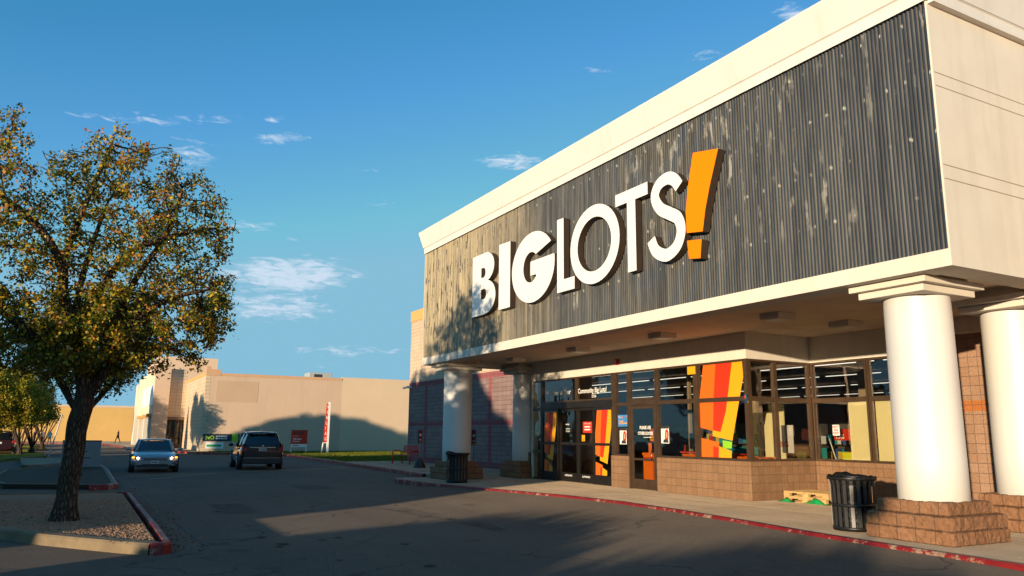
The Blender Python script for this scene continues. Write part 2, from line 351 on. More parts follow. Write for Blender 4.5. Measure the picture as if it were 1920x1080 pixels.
def kerb_strip(name, outer, mat_, wd=.11, h=.155, side=1):
    b = MB(); inn = off(outer, wd*side)
    top = off(outer, .03*side)
    G = [[(x, y, -.02) for x, y in outer], [(x, y, h-.03) for x, y in off(outer, .008*side)], [(x, y, h) for x, y in top], [(x, y, h+.002) for x, y in inn], [(x, y, -.02) for x, y in inn]]
    b.grid(G, 0, False); o = b.build(name, mat_, kind='structure', recalc=True); return o
def dens(pts, st=.5):
    out = []
    for a, b in zip(pts, pts[1:]):
        n = max(1, int(math.dist(a, b)/st))
        for i in range(n): out.append((a[0]+(b[0]-a[0])*i/n, a[1]+(b[1]-a[1])*i/n))
    return out+[pts[-1]]
kerb_strip('store_kerb', KERB, REDK)
kerb_strip('bus_bay_kerb', [(-28.4, 11.75), (-32, 12.05), (-41.7, 12.55), (-50.7, 12.9), (-57, 13.25), (-59.8, 12.6), (-61.5, 10.3), (-63.6, 8.0), (-68, 6.9)], REDK, side=1)
# asphalt ramps up to the walk in front of the doors, so the kerb is low there
def ramp_h(x): t = max(0, min(1, (x+25)/4)); u = max(0, min(1, (-2.-x)/5)); return .10*(t*t*(3-2*t))*(u*u*(3-2*u))
kd = dens(KERB[:-3], .4)[::-1]
G = []
for k_ in range(13):
    s_ = k_/12; row = []
    for (x, y) in kd:
        row.append((x, y+.03-4.5*s_, .003+ramp_h(x)*(1-s_)**1.5 if k_ < 12 else -.01))
    G.append(row)
rb = MB(); rb.grid(G); rb.build('ramp_asphalt', ASPH, kind='structure', recalc=True)
# control joints in the walk
b = MB()
for x in (-24, -20.3, -16.6, -12.9, -9.2, -5.5, -1.5): b.box(x, x+.012, 11.2, 14.1, .1505, .1515)
b.box(-24, 6, 12.9, 12.912, .1505, .1515)
b.build('sidewalk_joints', DKT, kind='structure')
# lawn by the second building
la = MB(); la.prism([(-42.0, 12.75), (-50.7, 13.07), (-56.9, 13.42), (-59.95, 12.78), (-61.65, 10.45), (-63.7, 8.17), (-66.3, 7.5), (-66.3, 40), (-42.3, 40)], 0, .15)
la.build('lawn', GRASS, kind='structure')
gb = MB(); n = 26000
P = np.column_stack([rng.uniform(-66, -42.2, n), rng.uniform(9, 24, n)])
for x, y in P:
    if y < 12.9+(-42-x)*.03 and x > -59: continue
    if x < -59 and y < 8.3+(-59-x)*-0.6+2.5+3: 
        if y < 13.2-(-59.5-x)*1.3: continue
    h = random.uniform(.03, .08); a = random.uniform(0, 6.28); dx = math.cos(a)*.035; dy = math.sin(a)*.035
    gb.poly([(x-dx, y-dy, .15), (x+dx, y+dy, .15), (x+random.uniform(-.03, .03), y+random.uniform(-.03, .03), .15+h)])
gb.build('grass', GRASS, kind='stuff')
# near tree island
IS1 = [(-12.15, 1.28), (-22.1, 1.32), (-22.6, 1.0), (-23.0, -6), (-19.5, -6.6), (-17.5, -3.2), (-15.0, -1.05), (-13.62, -.3), (-12.35, .75), (-12.0, 1.05)]
gi = MB(); gi.prism([(-12.6, 1.12), (-21.9, 1.14), (-22.3, .9), (-22.8, -6), (-19.6, -6.3), (-17.4, -2.85), (-14.95, -.8), (-13.6, -.05), (-12.55, .82)], 0, .14)
gi.build('gravel_bed', GRAVELM, kind='structure')
kerb_strip('island_red_kerb', [(-12.0, 1.02), (-11.98, 1.2), (-12.15, 1.31), (-14, 1.33), (-18, 1.33), (-22.1, 1.34), (-22.5, 1.15)], REDK, side=-1)
kerb_strip('island_concrete_kerb', dens([(-19.6, -6.6), (-17.5, -3.3), (-15.0, -1.05), (-13.7, -.3), (-12.4, .65), (-12.02, 1.0)]), KERBC, side=-1, wd=.2)
kerb_strip('island_back_kerb', [(-22.55, 1.1), (-22.8, -2), (-23.0, -6)], KERBC, side=-1)
pb = MB(); cnt = 0
octv = [(1, 0, 0), (-1, 0, 0), (0, 1, 0), (0, -1, 0), (0, 0, 1), (0, 0, -1)]; octf = [(0, 2, 4), (2, 1, 4), (1, 3, 4), (3, 0, 4), (2, 0, 5), (1, 2, 5), (3, 1, 5), (0, 3, 5)]
for _ in range(14000):
    x = -12.4-(random.random()**1.4)*8.; y = random.uniform(-3.5, 1.1)
    if y < -.05+(-13.6-x)*-.62*1.0 if x < -13.6 else y < .82-(-12.55-x)*.83: continue
    r = random.uniform(.008, .022); bb = len(pb.v); rr = [r*random.uniform(.6, 1.3) for _ in range(3)]; a = random.uniform(0, 3.14)
    for q in octv:
        qx, qy, qz = q[0]*rr[0], q[1]*rr[1], q[2]*rr[2]*.7; pb.v.append((x+qx*math.cos(a)-qy*math.sin(a), y+qx*math.sin(a)+qy*math.cos(a), .143+qz))
    for q in octf: pb.f.append(tuple(bb+i for i in q)); pb.m.append(0); pb.sm.append(False)
pb.build('gravel', PEB, kind='stuff')
# leaves lying on the gravel and along the gutter
LEAFD = pm('dry_leaf', (.30, .13, .04), .8, .5, 20)
lv = MB()
for _ in range(900):
    if random.random() < .5: x = -12.2-random.random()*7; y = random.uniform(-1.5, 1.1); z = .15
    else: x = -12-random.random()*14; y = 1.34+abs(random.gauss(0, .25)); z = .006
    if x > -13.6 and y < .5 and z > .1: continue
    a = random.uniform(0, 6.28); s = random.uniform(.015, .035); c_, s_ = math.cos(a)*s, math.sin(a)*s
    lv.poly([(x+c_, y+s_, z+.004), (x-s_*.5, y+c_*.5, z+random.uniform(.004, .02)), (x-c_, y-s_, z+.004), (x+s_*.5, y-c_*.5, z+random.uniform(.004, .02))])
lv.build('fallen_leaves', LEAFD, kind='stuff')
# further islands
def island(pts, top, kerbmat, nm, h=.15):
    a = MB(); a.prism(pts, 0, h-.01); a.build(nm, top, kind='structure')
    kerb_strip(nm+'_kerb', pts+[pts[0]], kerbmat, side=-1, h=h)
DIRT = ground_mat('bare_soil', (.045, .034, .022), .4, 1., .8, False)
def orient(pts):
    A = sum(x0*y1-x1*y0 for (x0, y0), (x1, y1) in zip(pts, pts[1:]+pts[:1])); return pts if A > 0 else pts[::-1]
island(orient([(-25.6, .9), (-26.2, 1.15), (-35.6, 1.2), (-40.3, 1.1), (-40.9, .6), (-41, -.6), (-36.5, -2.3), (-32.5, -2.3), (-28.4, -2.0), (-27, -1.7)]), DIRT, KERBC, 'sign_island')
kerb_strip('sign_island_red_kerb', [(-25.45, .45), (-25.5, .95), (-26.2, 1.22), (-35.6, 1.27), (-40.4, 1.15)], REDK, side=-1, h=.16)
island(orient([(-41, -1.9), (-41.6, -1.2), (-43.3, -.5), (-52, -.6), (-52, -2.6), (-46.3, -2.3)]), KERBC, KERBC, 'concrete_median')
island(orient([(-49.6, -3.5), (-56.8, -1.5), (-63.5, -1.7), (-66, -2.5), (-66, -12), (-44, -12), (-45, -5)]), GRASS, REDK, 'tree_island')
island(orient([(-74, -3.3), (-79.3, -2.1), (-84, -2.3), (-84, -9), (-74, -9)]), GRASS, REDK, 'far_tree_island')
island(orient([(-92, -3.6), (-96, -3), (-104, -3), (-104, -9), (-92, -9)]), GRASS, REDK, 'farthest_tree_island')
kerb_strip('entry_kerb', [(-68, 6.9), (-73, 4.7), (-79, 4.3), (-84, 4.2), (-96, 3.9), (-106, 3.0), (-112, 1.2), (-118, -4), (-122, -20)], REDK, side=1, h=.15)
p = MB(); p.prism(orient([(-68, 7.1), (-73, 4.9), (-79, 4.5), (-84, 4.4), (-96, 4.1), (-106, 3.2), (-112, 1.4), (-118, -3.8), (-122, -20), (-136, -20), (-136, 30), (-68, 30)]), 0, .14); p.build('mall_sidewalk', CONC, kind='structure')
# gutter strips and painted lines (4 mm sheets)
GUT = ground_mat('gutter_concrete', (.10, .083, .066), .25, .8, .8, False)
s = MB(); s.poly([(-11.9, 1.33, .004), (-11.9, 1.72, .004), (-33, 1.68, .004), (-33, 1.25, .004), (-22.5, 1.33, .004)]); s.poly([(-6, 9.9, .004), (-6, 10.2, .004), (-15, 11.15, .004), (-15, 10.85, .004)][::-1])
s.build('gutter', GUT, kind='structure')
s = MB()
s.poly([(-33.0, 1.7, .004), (-32.9, 1.95, .004), (-36.0, 8.5, .004), (-36.2, 8.4, .004)]); s.poly([(-36.3, 8.4, .004), (-36.1, 8.5, .004), (-38.3, 12.1, .004), (-38.5, 12.0, .004)])
s.poly([(-20.0, 8.9, .004), (-19.88, 8.95, .004), (-21.3, 10.0, .004), (-21.42, 9.95, .004)]); s.poly([(-18.4, 9.2, .004), (-18.3, 9.3, .004), (-21.3, 9.7, .004), (-21.3, 9.6, .004)])
s.build('yellow_road_lines', YEL, kind='structure')
s = MB()
WL = pm('pale_concrete_line', (.30, .25, .2), .9, .3)
s.poly([(-30.8, 2.4, .004), (-30.6, 2.4, .004), (-34.6, 5.4, .004), (-34.8, 5.4, .004)])
s.build('pale_road_line', WL, kind='structure')
# repair patches and oil drips
s = MB()
for x, y, a, b_ in ((-13.2, 6.9, 1.5, .8), (-18.5, 3.2, 2.2, .7), (-9.0, 8.1, .8, .6), (-24.5, 6.5, 1.9, 1.1)):
    j = [(x+random.uniform(-.06, .06)+dx, y+random.uniform(-.05, .05)+dy, .0045) for dx, dy in ((-a/2, -b_/2), (a/2, -b_/2), (a/2, b_/2), (-a/2, b_/2))]; s.poly(j)
s.build('asphalt_patches', ground_mat('patch_asphalt', (.060, .050, .043), .45, 1., .4, False), kind='structure')
s = MB()
for _ in range(34):
    x = random.uniform(-26, -9); y = random.choice((2.9, 4.2, 6.9, 8.3))+random.gauss(0, .25); r = random.uniform(.03, .13)
    if y > 9: continue
    s.poly([(x+r*random.uniform(.7, 1.2)*math.cos(t_*math.pi/5), y+r*.8*random.uniform(.7, 1.2)*math.sin(t_*math.pi/5), .0065) for t_ in range(10)])
s.build('oil_drips', pm('oil_stain', (.040, .034, .029), .95, .2, 6, spec=.1), kind='structure')
# tar seams
s = MB()
for a in ([(-11.2, 1.85), (-25, 1.62), (-33, 1.7)], [(-26.5, 12.2), (-18.6, 5.8), (-9.6, 7.4), (-3, 9.2)], [(-14.6, 5.96), (-11, 3.2), (-8, 2.4)]):
    d = dens(a, .4); d = [(x+random.uniform(-.03, .03), y+random.uniform(-.03, .03)) for x, y in d]; e = off(d, .022)
    s.grid([[(x, y, .006) for x, y in d], [(x, y, .006) for x, y in e]], 0, False)
s.build('tar_seams', pm('tar', (.035, .032, .03), .7), kind='structure')

# ================================================================ STORE BUILDING
store = empty('store_building', 'big-box store with cream canopy, dark corrugated fascia and glass entrance bay', 'store')
Z0, ZS, ZP0, ZP1 = 4.06, 4.2, 4.31, 8.15
XL, XR, YF, YW = -25.98, -6.4, 10.6, 16.45
YB = 14.2; XB0, XB1 = -24.42, -13.92
c = MB()
c.box(XL, XR, YF, YF+.5, Z0, ZP0)                      # lower fascia beam
c.box(XR-.5, XR, YF+.5, 40, Z0, 8.15)                  # side wall of the canopy box
c.box(XL, XL+.5, YF+.5, YW, Z0, ZP0)
c.box(XR-.03, XR, YF, YF+.5, ZP0, 8.15); c.box(XL, XL+.02, YF, YF+.5, ZP0, 8.15)
c.build('canopy_fascia', CREAM, store)
c = MB(); c.box(XL+.02, XR-.5, YF+.12, YF+.5, ZP0, 8.15); c.box(XL+.02, XL+.5, YF+.5, YW+.4, ZP0, 8.15)
c.build('fascia_backing', CREAM, store)
# grooves on side wall
c = MB()
for z in (7.0, 6.79, 5.56, 5.35): c.box(XR-.001, XR+.0015, YF+.03, 40, z-.008, z+.008)
c.build('side_reveal_joints', pm('joint_shadow_line', (.30, .23, .16), .9), store)
# cornice: band + flared slab
c = MB()
def ring(o, z): return [(XL-o, YW+2), (XL-o, YF-o), (XR+o, YF-o), (XR+o, 40)], z
prof = [(.03, 8.15), (.03, 8.355), (.05, 8.375), (.06, 8.375), (.20, 8.93), (.20, 8.97), (-.3, 8.97)]
G = []
for o_, z in prof:
    pts, z = ring(o_, z); G.append([(x, y, z) for x, y in pts])
G.append([(x, y, 8.2) for x, y in ring(-.3, 8.2)[0]])
c.grid(G[::-1], 0, False); c.build('cornice', CORNICE, store, recalc=True)
c = MB(); c.box(XR-.02, XR+.10, YF+.02, 40, 8.10, 8.149); c.build('cornice_drip', CORNICE, store)
# corrugated panel
panel = MB(); X0, X1 = XL+.02, XR-.03; n = 283; pitch = (X1-X0)/n; rows = [[], [], [], []]
zz = [ZP0+.002, (ZP0+ZP1)/2-.6, (ZP0+ZP1)/2+.9, ZP1-.002]
for i in range(n):
    x = X0+i*pitch
    for fx, y in ((0, .05), (.26, .05), (.38, .02), (.74, .02), (.86, .05)):
        for k in range(4): rows[k].append((x+fx*pitch, YF+y, zz[k]))
for k in range(4): rows[k].append((X1, YF+.05, zz[k]))
panel.grid(rows, 0, False)
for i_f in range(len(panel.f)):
    j_f = (i_f % (5*n)) % 5; panel.m[i_f] = 1 if j_f == 3 else (2 if j_f in (0, 4) else 0)  # sun-side flanks get a paler tan: sunlight painted into their colour
def corr_mat(nm, c0, c1):
    m, t, b = mat_base(nm)
    g_ = t.nodes.new('ShaderNodeNewGeometry'); P = g_.outputs['Position']
    sp = t.nodes.new('ShaderNodeSeparateXYZ'); t.links.new(P, sp.inputs[0]); X = sp.outputs[0]; Z = sp.outputs[2]
    mp = t.nodes.new('ShaderNodeMapping'); mp.inputs['Scale'].default_value = (9, 0, .7); t.links.new(P, mp.inputs[0])
    st = noise(t, 1, 6, .7, mp.outputs[0])
    # the far (left) sheets turn khaki
    fade = rng_(t, mth('ADD', X, mth('MULTIPLY', noise(t, .5, 3, .5, P), 5., tree=t), tree=t), -14.5, -20.5, 0, 1)
    base = mixc(t, fade, c0, c1)
    col = mixc(t, rng_(t, st, .35, .65), mixc(t, 1., base, (.6, .6, .6), 'MULTIPLY'), mixc(t, 1., base, (1.35, 1.3, 1.25), 'MULTIPLY'))
    mpr = t.nodes.new('ShaderNodeMapping'); mpr.inputs['Scale'].default_value = (7, 0, .12); t.links.new(P, mpr.inputs[0])
    rv = noise(t, 1, 3, .7, mpr.outputs[0]); col = mixc(t, rng_(t, rv, .5, .62, 0, .5), col, mixc(t, 1., base, (1.9, 1.8, 1.6), 'MULTIPLY')); col = mixc(t, rng_(t, rv, .36, .46, .6, 0.), col, mixc(t, 1., base, (.45, .45, .5), 'MULTIPLY'))
    mp2 = t.nodes.new('ShaderNodeMapping'); mp2.inputs['Scale'].default_value = (5.5, 0, 1.1); t.links.new(P, mp2.inputs[0])
    ch = rng_(t, noise(t, 1, 5, .6, mp2.outputs[0]), .57, .64, 0, .6)
    ch = mth('MULTIPLY', ch, rng_(t, mth('ADD', noise(t, .35, 3, .5, P), mth('MULTIPLY', Z, .04, tree=t), tree=t), .80, .90, 0, 1), tree=t)
    col = mixc(t, ch, col, (.50, .47, .40))
    mp3 = t.nodes.new('ShaderNodeMapping'); mp3.inputs['Scale'].default_value = (8, 0, 1.6); mp3.inputs['Location'].default_value = (9, 0, 4); t.links.new(P, mp3.inputs[0])
    dk = mth('MULTIPLY', rng_(t, noise(t, 1, 5, .6, mp3.outputs[0]), .56, .62, 0, .92), fade, tree=t)
    col = mixc(t, dk, col, (.05, .04, .035))
    # pale stains round the screws: rows every 0.9 m, every third rib
    u = mth('DIVIDE', X, .37, tree=t); v = mth('DIVIDE', mth('SUBTRACT', Z, 7.95, tree=t), .93, tree=t)
    jx = mth('MULTIPLY', mth('SUBTRACT', noise(t, 2.3, 1, .5, P), .5, tree=t), .5, tree=t)
    fu = mth('SUBTRACT', mth('FRACT', mth('ADD', u, mth('ADD', jx, 100., tree=t), tree=t), tree=t), .5, tree=t)
    fv = mth('SUBTRACT', mth('FRACT', mth('ADD', v, 100.5, tree=t), tree=t), .5, tree=t)
    d = mth('ADD', mth('POWER', mth('DIVIDE', mth('MULTIPLY', fu, .37, tree=t), .024, tree=t), 2., tree=t), mth('POWER', mth('DIVIDE', mth('MULTIPLY', fv, .93, tree=t), .045, tree=t), 2., tree=t), tree=t)
    d = mth('ADD', d, mth('MULTIPLY', noise(t, 22, 3, .6, P), .9, tree=t), tree=t)
    dots = mth('MULTIPLY', rng_(t, d, .5, 1.3, .55, 0.), rng_(t, noise(t, 1.1, 2, .5, P), .38, .5, 0, 1), tree=t)
    dots = mth('MULTIPLY', dots, mth('SUBTRACT', 1., fade, tree=t), tree=t)
    col = mixc(t, dots, col, (.62, .60, .52))
    t.links.new(col, b.inputs['Base Color']); b.inputs['Roughness'].default_value = .42; b.inputs['Metallic'].default_value = 0.0; b.inputs['Specular IOR Level'].default_value = .55
    bump(t, b, noise(t, 6, 3), .3, .01)
    return m
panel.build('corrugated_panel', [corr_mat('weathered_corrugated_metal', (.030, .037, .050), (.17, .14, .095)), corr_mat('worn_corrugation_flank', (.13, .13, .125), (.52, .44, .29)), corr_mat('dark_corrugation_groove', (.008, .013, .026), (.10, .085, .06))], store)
# soffit
c = MB(); c.box(XL+.5, XR-.5, YF+.5, YW-.0, ZS, ZS+.1)
c.build('canopy_soffit', SOFFIT, store)
# ceiling lights under canopy
for i, (x, y) in enumerate([(-23, 12.8), (-19.2, 12.8), (-15.3, 12.75), (-11.5, 12.7), (-11.5, 14.85)]):
    cl = MB(); cl.box(x-.26, x+.26, y-.26, y+.26, 4.08, 4.199); f = cl.build('canopy_light', CREAM, store, bevel=.01)
    c2 = MB(); c2.box(x-.2, x+.2, y-.2, y+.2, 4.066, 4.079); c2.build('lens', pm('frosted_lens', (.6, .55, .45), .3, .05) if i == 0 else bpy.data.materials['frosted_lens'], f)
c = MB(); c.box(-9.9, -9.3, 16.15, 16.449, 3.85, 4.199); c.build('wall_light', CREAM, store, bevel=.01)
# columns
def column(x, y, nm='column'):
    sh = MB(); sh.lathe([(.47, .70), (.497, .72), (.497, 1.3), (.487, 3.7), (.48, 3.87)], (x, y, 0), 56)
    o = sh.build(nm, COLWHITE, store)
    cp = MB(); cp.box(x-.56, x+.56, y-.66, y+.66, 3.84, 3.945); cp.box(x-.66, x+.66, y-.76, y+.76, 3.955, 4.055); cp.box(x-.5, x+.5, y-.6, y+.6, 3.945, 4.199)
    cp.build('capital', CREAM, o, bevel=.01)
    pd = MB(); 
    for (h0, h1, e) in ((.15, .345, .70), (.345, .545, .69), (.545, .735, .57)):
        pd.box(x-e, x+e, y-e, y+e, h0, h1)
    po = pd.build('pedestal', PEDBLK, o); bv = po.modifiers.new('b', 'BEVEL'); bv.width = .025; bv.segments = 2
    sb = po.modifiers.new('s', 'SUBSURF'); sb.subdivision_type = 'SIMPLE'; sb.levels = 5; sb.render_levels = 5
    dp = po.modifiers.new('d', 'DISPLACE'); tx = bpy.data.textures.get('rockt') or bpy.data.textures.new('rockt', 'CLOUDS'); tx.noise_scale = .09; tx.noise_depth = 3
    dp.texture = tx; dp.strength = .045; dp.mid_level = .5; dp.texture_coords = 'GLOBAL'
    return o
column(-7.63, 11.58); column(-7.63, 14.25); column(-24.98, 11.58); column(-24.99, 14.35)
column(6.0, 11.58)
# walls
wl = MB(); wl.box(-42.1, XB0+.02, YW, YW+.3, 0, 4.5, 0); wl.box(-42.1, XL+.02, YW+.01, YW+.3, 4.5, 8.02, 1); wl.box(-42.14, XL-.05, YW-.03, YW+.3, 8.02, 8.62, 2); wl.box(-42.1, -41.8, YW+.3, 45, 0, 8.3, 1)
wl.build('side_brick_wall', [PURPLE, CREAMBLK, TRIM], store)
wl = MB(); wl.box(XL+.02, XB0+.0, YW+.015, YW+.3, 4.5, 8.1); wl.box(-41.8, -6.9, 26, 26.3, 4.3, 8.2); wl.box(-41.8, -6.9, 16.8, 45, 8.1, 8.2)
wl.build('roof_deck', CREAMBLK, store)
wl = MB(); wl.box(XB0, XB0+.16, YB, YW, .15, ZS); wl.build('bay_side_wall', CREAM, store)
wl = MB(); wl.box(-10.6, 12, YW, YW+.3, .1, 8.1); wl.build('right_block_wall', BROWNBLK, store)
# bay: knee walls of split block
for q_ in ((-24.83, -24.40, YB-.02, YB+.2, .15, 1.05), (-19.54, -18.68, YB-.02, YB+.2, .15, 1.065), (-17.40, XB1+.02, YB-.02, YB+.2, .15, 1.065), (XB1-.2, XB1+.02, YB+.2, YW-.02, .15, 1.065), (XB1+.02, -10.6, YW-.02, YW+.2, .15, 1.065)):
    MB().box(*q_).build('block_knee_wall', TANBLK, store, bevel=.006)
# stucco header of bay
hd = MB(); hd.box(XB0+.16, XB1, YB, YB+.2, 3.54, ZS); hd.box(XB1-.2, XB1, YB+.2, YW, 3.54, ZS); hd.box(XB1, -10.6, YW, YW+.2, 3.54, ZS)
hd.build('stucco_header', CREAM, store)
# window helper: frame (profiles) + pane
def window(ax, u0, u1, z0, z1, at, fw=.05, dep=.12, mat_=FRAME, glass=GLASS, pane=True):
    """ax='y' : lies in plane Y=at, u is X ; ax='x' : plane X=at, u is Y"""
    f = MB()
    def bx(a0, a1, c0, c1, d0, d1, mb=f):
        if ax == 'y': mb.box(a0, a1, at+d0, at+d1, c0, c1)
        else: mb.box(at-d1, at-d0, a0, a1, c0, c1)
    bx(u0, u0+fw, z0, z1, 0, dep); bx(u1-fw, u1, z0, z1, 0, dep); bx(u0+fw, u1-fw, z0, z0+fw, .002, dep-.002); bx(u0+fw, u1-fw, z1-fw, z1, .002, dep-.002)
    o = f.build('window', mat_, store)
    if pane:
        q = MB(); bx(u0+fw-.01, u1-fw+.01, z0+fw-.01, z1-fw+.01, .05, .056, q); q.build('pane', glass, o)
    return o
ZT, ZM, ZSL = 3.54, 2.57, 1.065
# left sidelight
window('y', -24.40, -23.66, .15, 1.08, YB); window('y', -24.40, -23.66, 1.08, 2.53, YB); window('y', -24.40, -23.66, 2.53, ZT, YB)
# transoms over sliding doors
window('y', -23.62, -21.46, 2.74, ZT, YB, mat_=FRAME); window('y', -21.46, -19.45, 2.74, ZT, YB, mat_=FRAME)
hb = MB(); hb.box(-23.62, -19.45, YB-.03, YB+.16, 2.52, 2.738); hb.box(-21.85, -21.05, YB-.06, YB-.03, 2.53, 2.56); hb.box(-23.66, -23.6, YB-.01, YB+.13, .15, ZT); 
hb.build('door_header', BLACKFRAME, store, bevel=.005)
for i, (a, b_) in enumerate(((-23.60, -22.57), (-22.55, -21.47), (-21.45, -20.53), (-20.51, -19.47))):
    dy = 0 if i in (0, 3) else .06; at = YB+dy
    d = MB(); d.box(a, a+.06, at, at+.06, .16, 2.52); d.box(b_-.06, b_, at, at+.06, .16, 2.52); d.box(a+.06, b_-.06, at+.002, at+.058, 2.44, 2.52); d.box(a+.06, b_-.06, at+.002, at+.058, .16, .44); d.box(a+.06, b_-.06, at+.002, at+.058, 1.34, 1.42)
    o = d.build('sliding_door', BLACKFRAME, store)
    q = MB(); q.box(a+.05, b_-.05, at+.03, at+.036, .43, 1.35); q.box(a+.05, b_-.05, at+.03, at+.036, 1.41, 2.45); q.build('pane', GLASS, o)
    if i in (1, 2):
        tl = MB(); text_into(tl, 'AUTOMATIC', .075, ((a+b_)/2, at-.001, .33), m=0, align='CENTER', bold=.002); tl.build('door_lettering', WHT, o)
# post
ps = MB(); ps.box(-19.5, -19.34, YB-.01, YB+.16, .15 if False else 1.065, ZT); ps.build('mullion_post', FRAME, store)
window('y', -19.34, -18.68, ZSL, 2.57, YB); window('y', -19.34, -18.68, 2.57, ZT, YB)
window('y', -18.66, -17.40, 2.68, ZT, YB)
# hinged door
hb = MB(); hb.box(-18.66, -17.40, YB+.0, YB+.12, 2.52, 2.678); hb.box(-18.66, -18.58, YB, YB+.12, .15, 2.52); hb.box(-17.48, -17.40, YB, YB+.12, .15, 2.52); hb.box(-18.3, -17.8, YB-.05, YB, 2.56, 2.62)
hb.build('door_frame', FRAME, store)
d = MB(); at = YB+.02; a, b_ = -18.575, -17.485; d.box(a, a+.07, at, at+.05, .16, 2.51); d.box(b_-.07, b_, at, at+.05, .16, 2.51); d.box(a+.07, b_-.07, at+.002, at+.048, 2.42, 2.51); d.box(a+.07, b_-.07, at+.002, at+.048, .16, .44); d.box(a+.07, b_-.07, at+.002, at+.048, .96, 1.02)
hd_ = d.build('hinged_door', FRAME, store); q = MB(); q.box(a+.06, b_-.06, at+.02, at+.026, .43, .97); q.box(a+.06, b_-.06, at+.02, at+.026, 1.01, 2.43); q.build('pane', GLASS, hd_)
q = MB(); q.tube((b_-.12, at-.05, .95), (b_-.12, at-.05, 1.25), .012, n=8); q.tube((b_-.12, at-.05, .97), (b_-.12, at+.01, .97), .01, n=6); q.tube((b_-.12, at-.05, 1.23), (b_-.12, at+.01, 1.23), .01, n=6); q.build('door_handle', CHROME, hd_)
for (u0, u1) in ((-17.38, -15.80), (-15.72, -13.98)):
    window('y', u0, u1, ZSL, ZM, YB, .055); window('y', u0, u1, ZM, ZT, YB, .055)
MB().box(-15.80, -15.72, YB-.01, YB+.13, ZSL, ZT).build('mullion_post', FRAME, store); ps = MB(); ps.box(XB1-.07, XB1+.01, YB-.01, YB+.09, ZSL, ZT); ps.box(XB1-.16, XB1-.07, YB+.09, YW, 3.45, 3.539); ps.build('corner_mullion', FRAME, store)
for (u0, u1) in ((YB+.09, YB+.98), (YB+.98, YW-.02)):
    window('x', u0, u1, ZSL, ZM, XB1, .055); window('x', u0, u1, ZM, ZT, XB1, .055)
for (u0, u1) in ((XB1, -12.28), (-12.26, -10.62)):
    window('y', u0, u1, ZSL, ZM, YW, .055); window('y', u0, u1, ZM, ZT, YW, .055)
# interior
FLOORM = pm('store_floor', (.22, .20, .17), .35, .1); INW = pm('interior_wall', (.20, .11, .06), .9, .15, 1.); INC = pm('interior_ceiling', (.30, .20, .12), .95, .1); DARKW = pm('interior_dark_wall', (.05, .045, .04), .9)
i_ = MB(); i_.box(XB0+.2, -6, YB+.21, YW+.3, .10, .14); i_.box(-41.7, -6, YW+.31, 44, .10, .14); i_.build('interior_floor', FLOORM, store)
i_ = MB(); i_.box(XB0+.2, XB1-.21, YB+.22, YW+.2, 4.12, 4.19); i_.box(-41.7, -6.95, YW+.31, 44, 4.12, 4.19); i_.build('interior_ceiling', INC, store)
for q_ in ((-41.7, -6, 43.5, 43.7, .14, 4.1), (-41.7, -41.5, YW+.4, 43, .14, 4.1), (XB0+.165, XB0+.2, YB+.21, YW+.3, .14, 4.1), (-7.2, -7, YW+.4, 43, .14, 4.1), (-12.6, -10.3, 22., 22.2, 1.9, 4.1)):
    MB().box(*q_).build('interior_wall', INW, store)
TUBE = emi('fluorescent_tube', (1, .95, .82), 1.25)
k = 0
for y in (15.6, 18.2, 21.4, 25.5, 30.5, 37):
    for x in np.arange(-40.1, -8, 2.75):
        if y < 17 and (x > -16.6 or x < -24): continue
        t_ = MB(); t_.box(x, x+2.4, y, y+.06, 3.99, 4.012); t_.build('tube_light', TUBE, store); k += 1
# faded row of cream panels inside
i_ = MB(); i_.box(-12.95, -12.33, YW+.14, YW+.16, 1.1, 2.5); i_.box(-12.2, -10.7, YW+.14, YW+.16, 1.1, 2.52); i_.build('window_blind', CREAMB, store)
i_ = MB(); i_.box(-15.9, -15.2, YB+2.6, YB+2.64, .5, 2.35); i_.box(-17.3, -16.6, YB+3.4, YB+3.44, .5, 2.35); i_.box(-24.3, -23.8, YB+.5, YB+.53, .3, 1.0); i_.box(-24.2, -23.9, YB+.5, YB+.53, 1.5, 2.1); i_.build('interior_panel', CREAMB, store)
i_ = MB(); i_.box(-16.0, -15.7, 21, 21.3, .14, 4.1); i_.box(-20.5, -20.2, 21, 21.3, .14, 4.1); i_.box(-11.4, -11.1, 21, 21.3, .14, 4.1); i_.box(-18.6, -18.5, YB+2.2, YB+2.3, .14, 4.1); i_.build('interior_post', pm('interior_post_paint', (.35, .27, .18), .8), store)

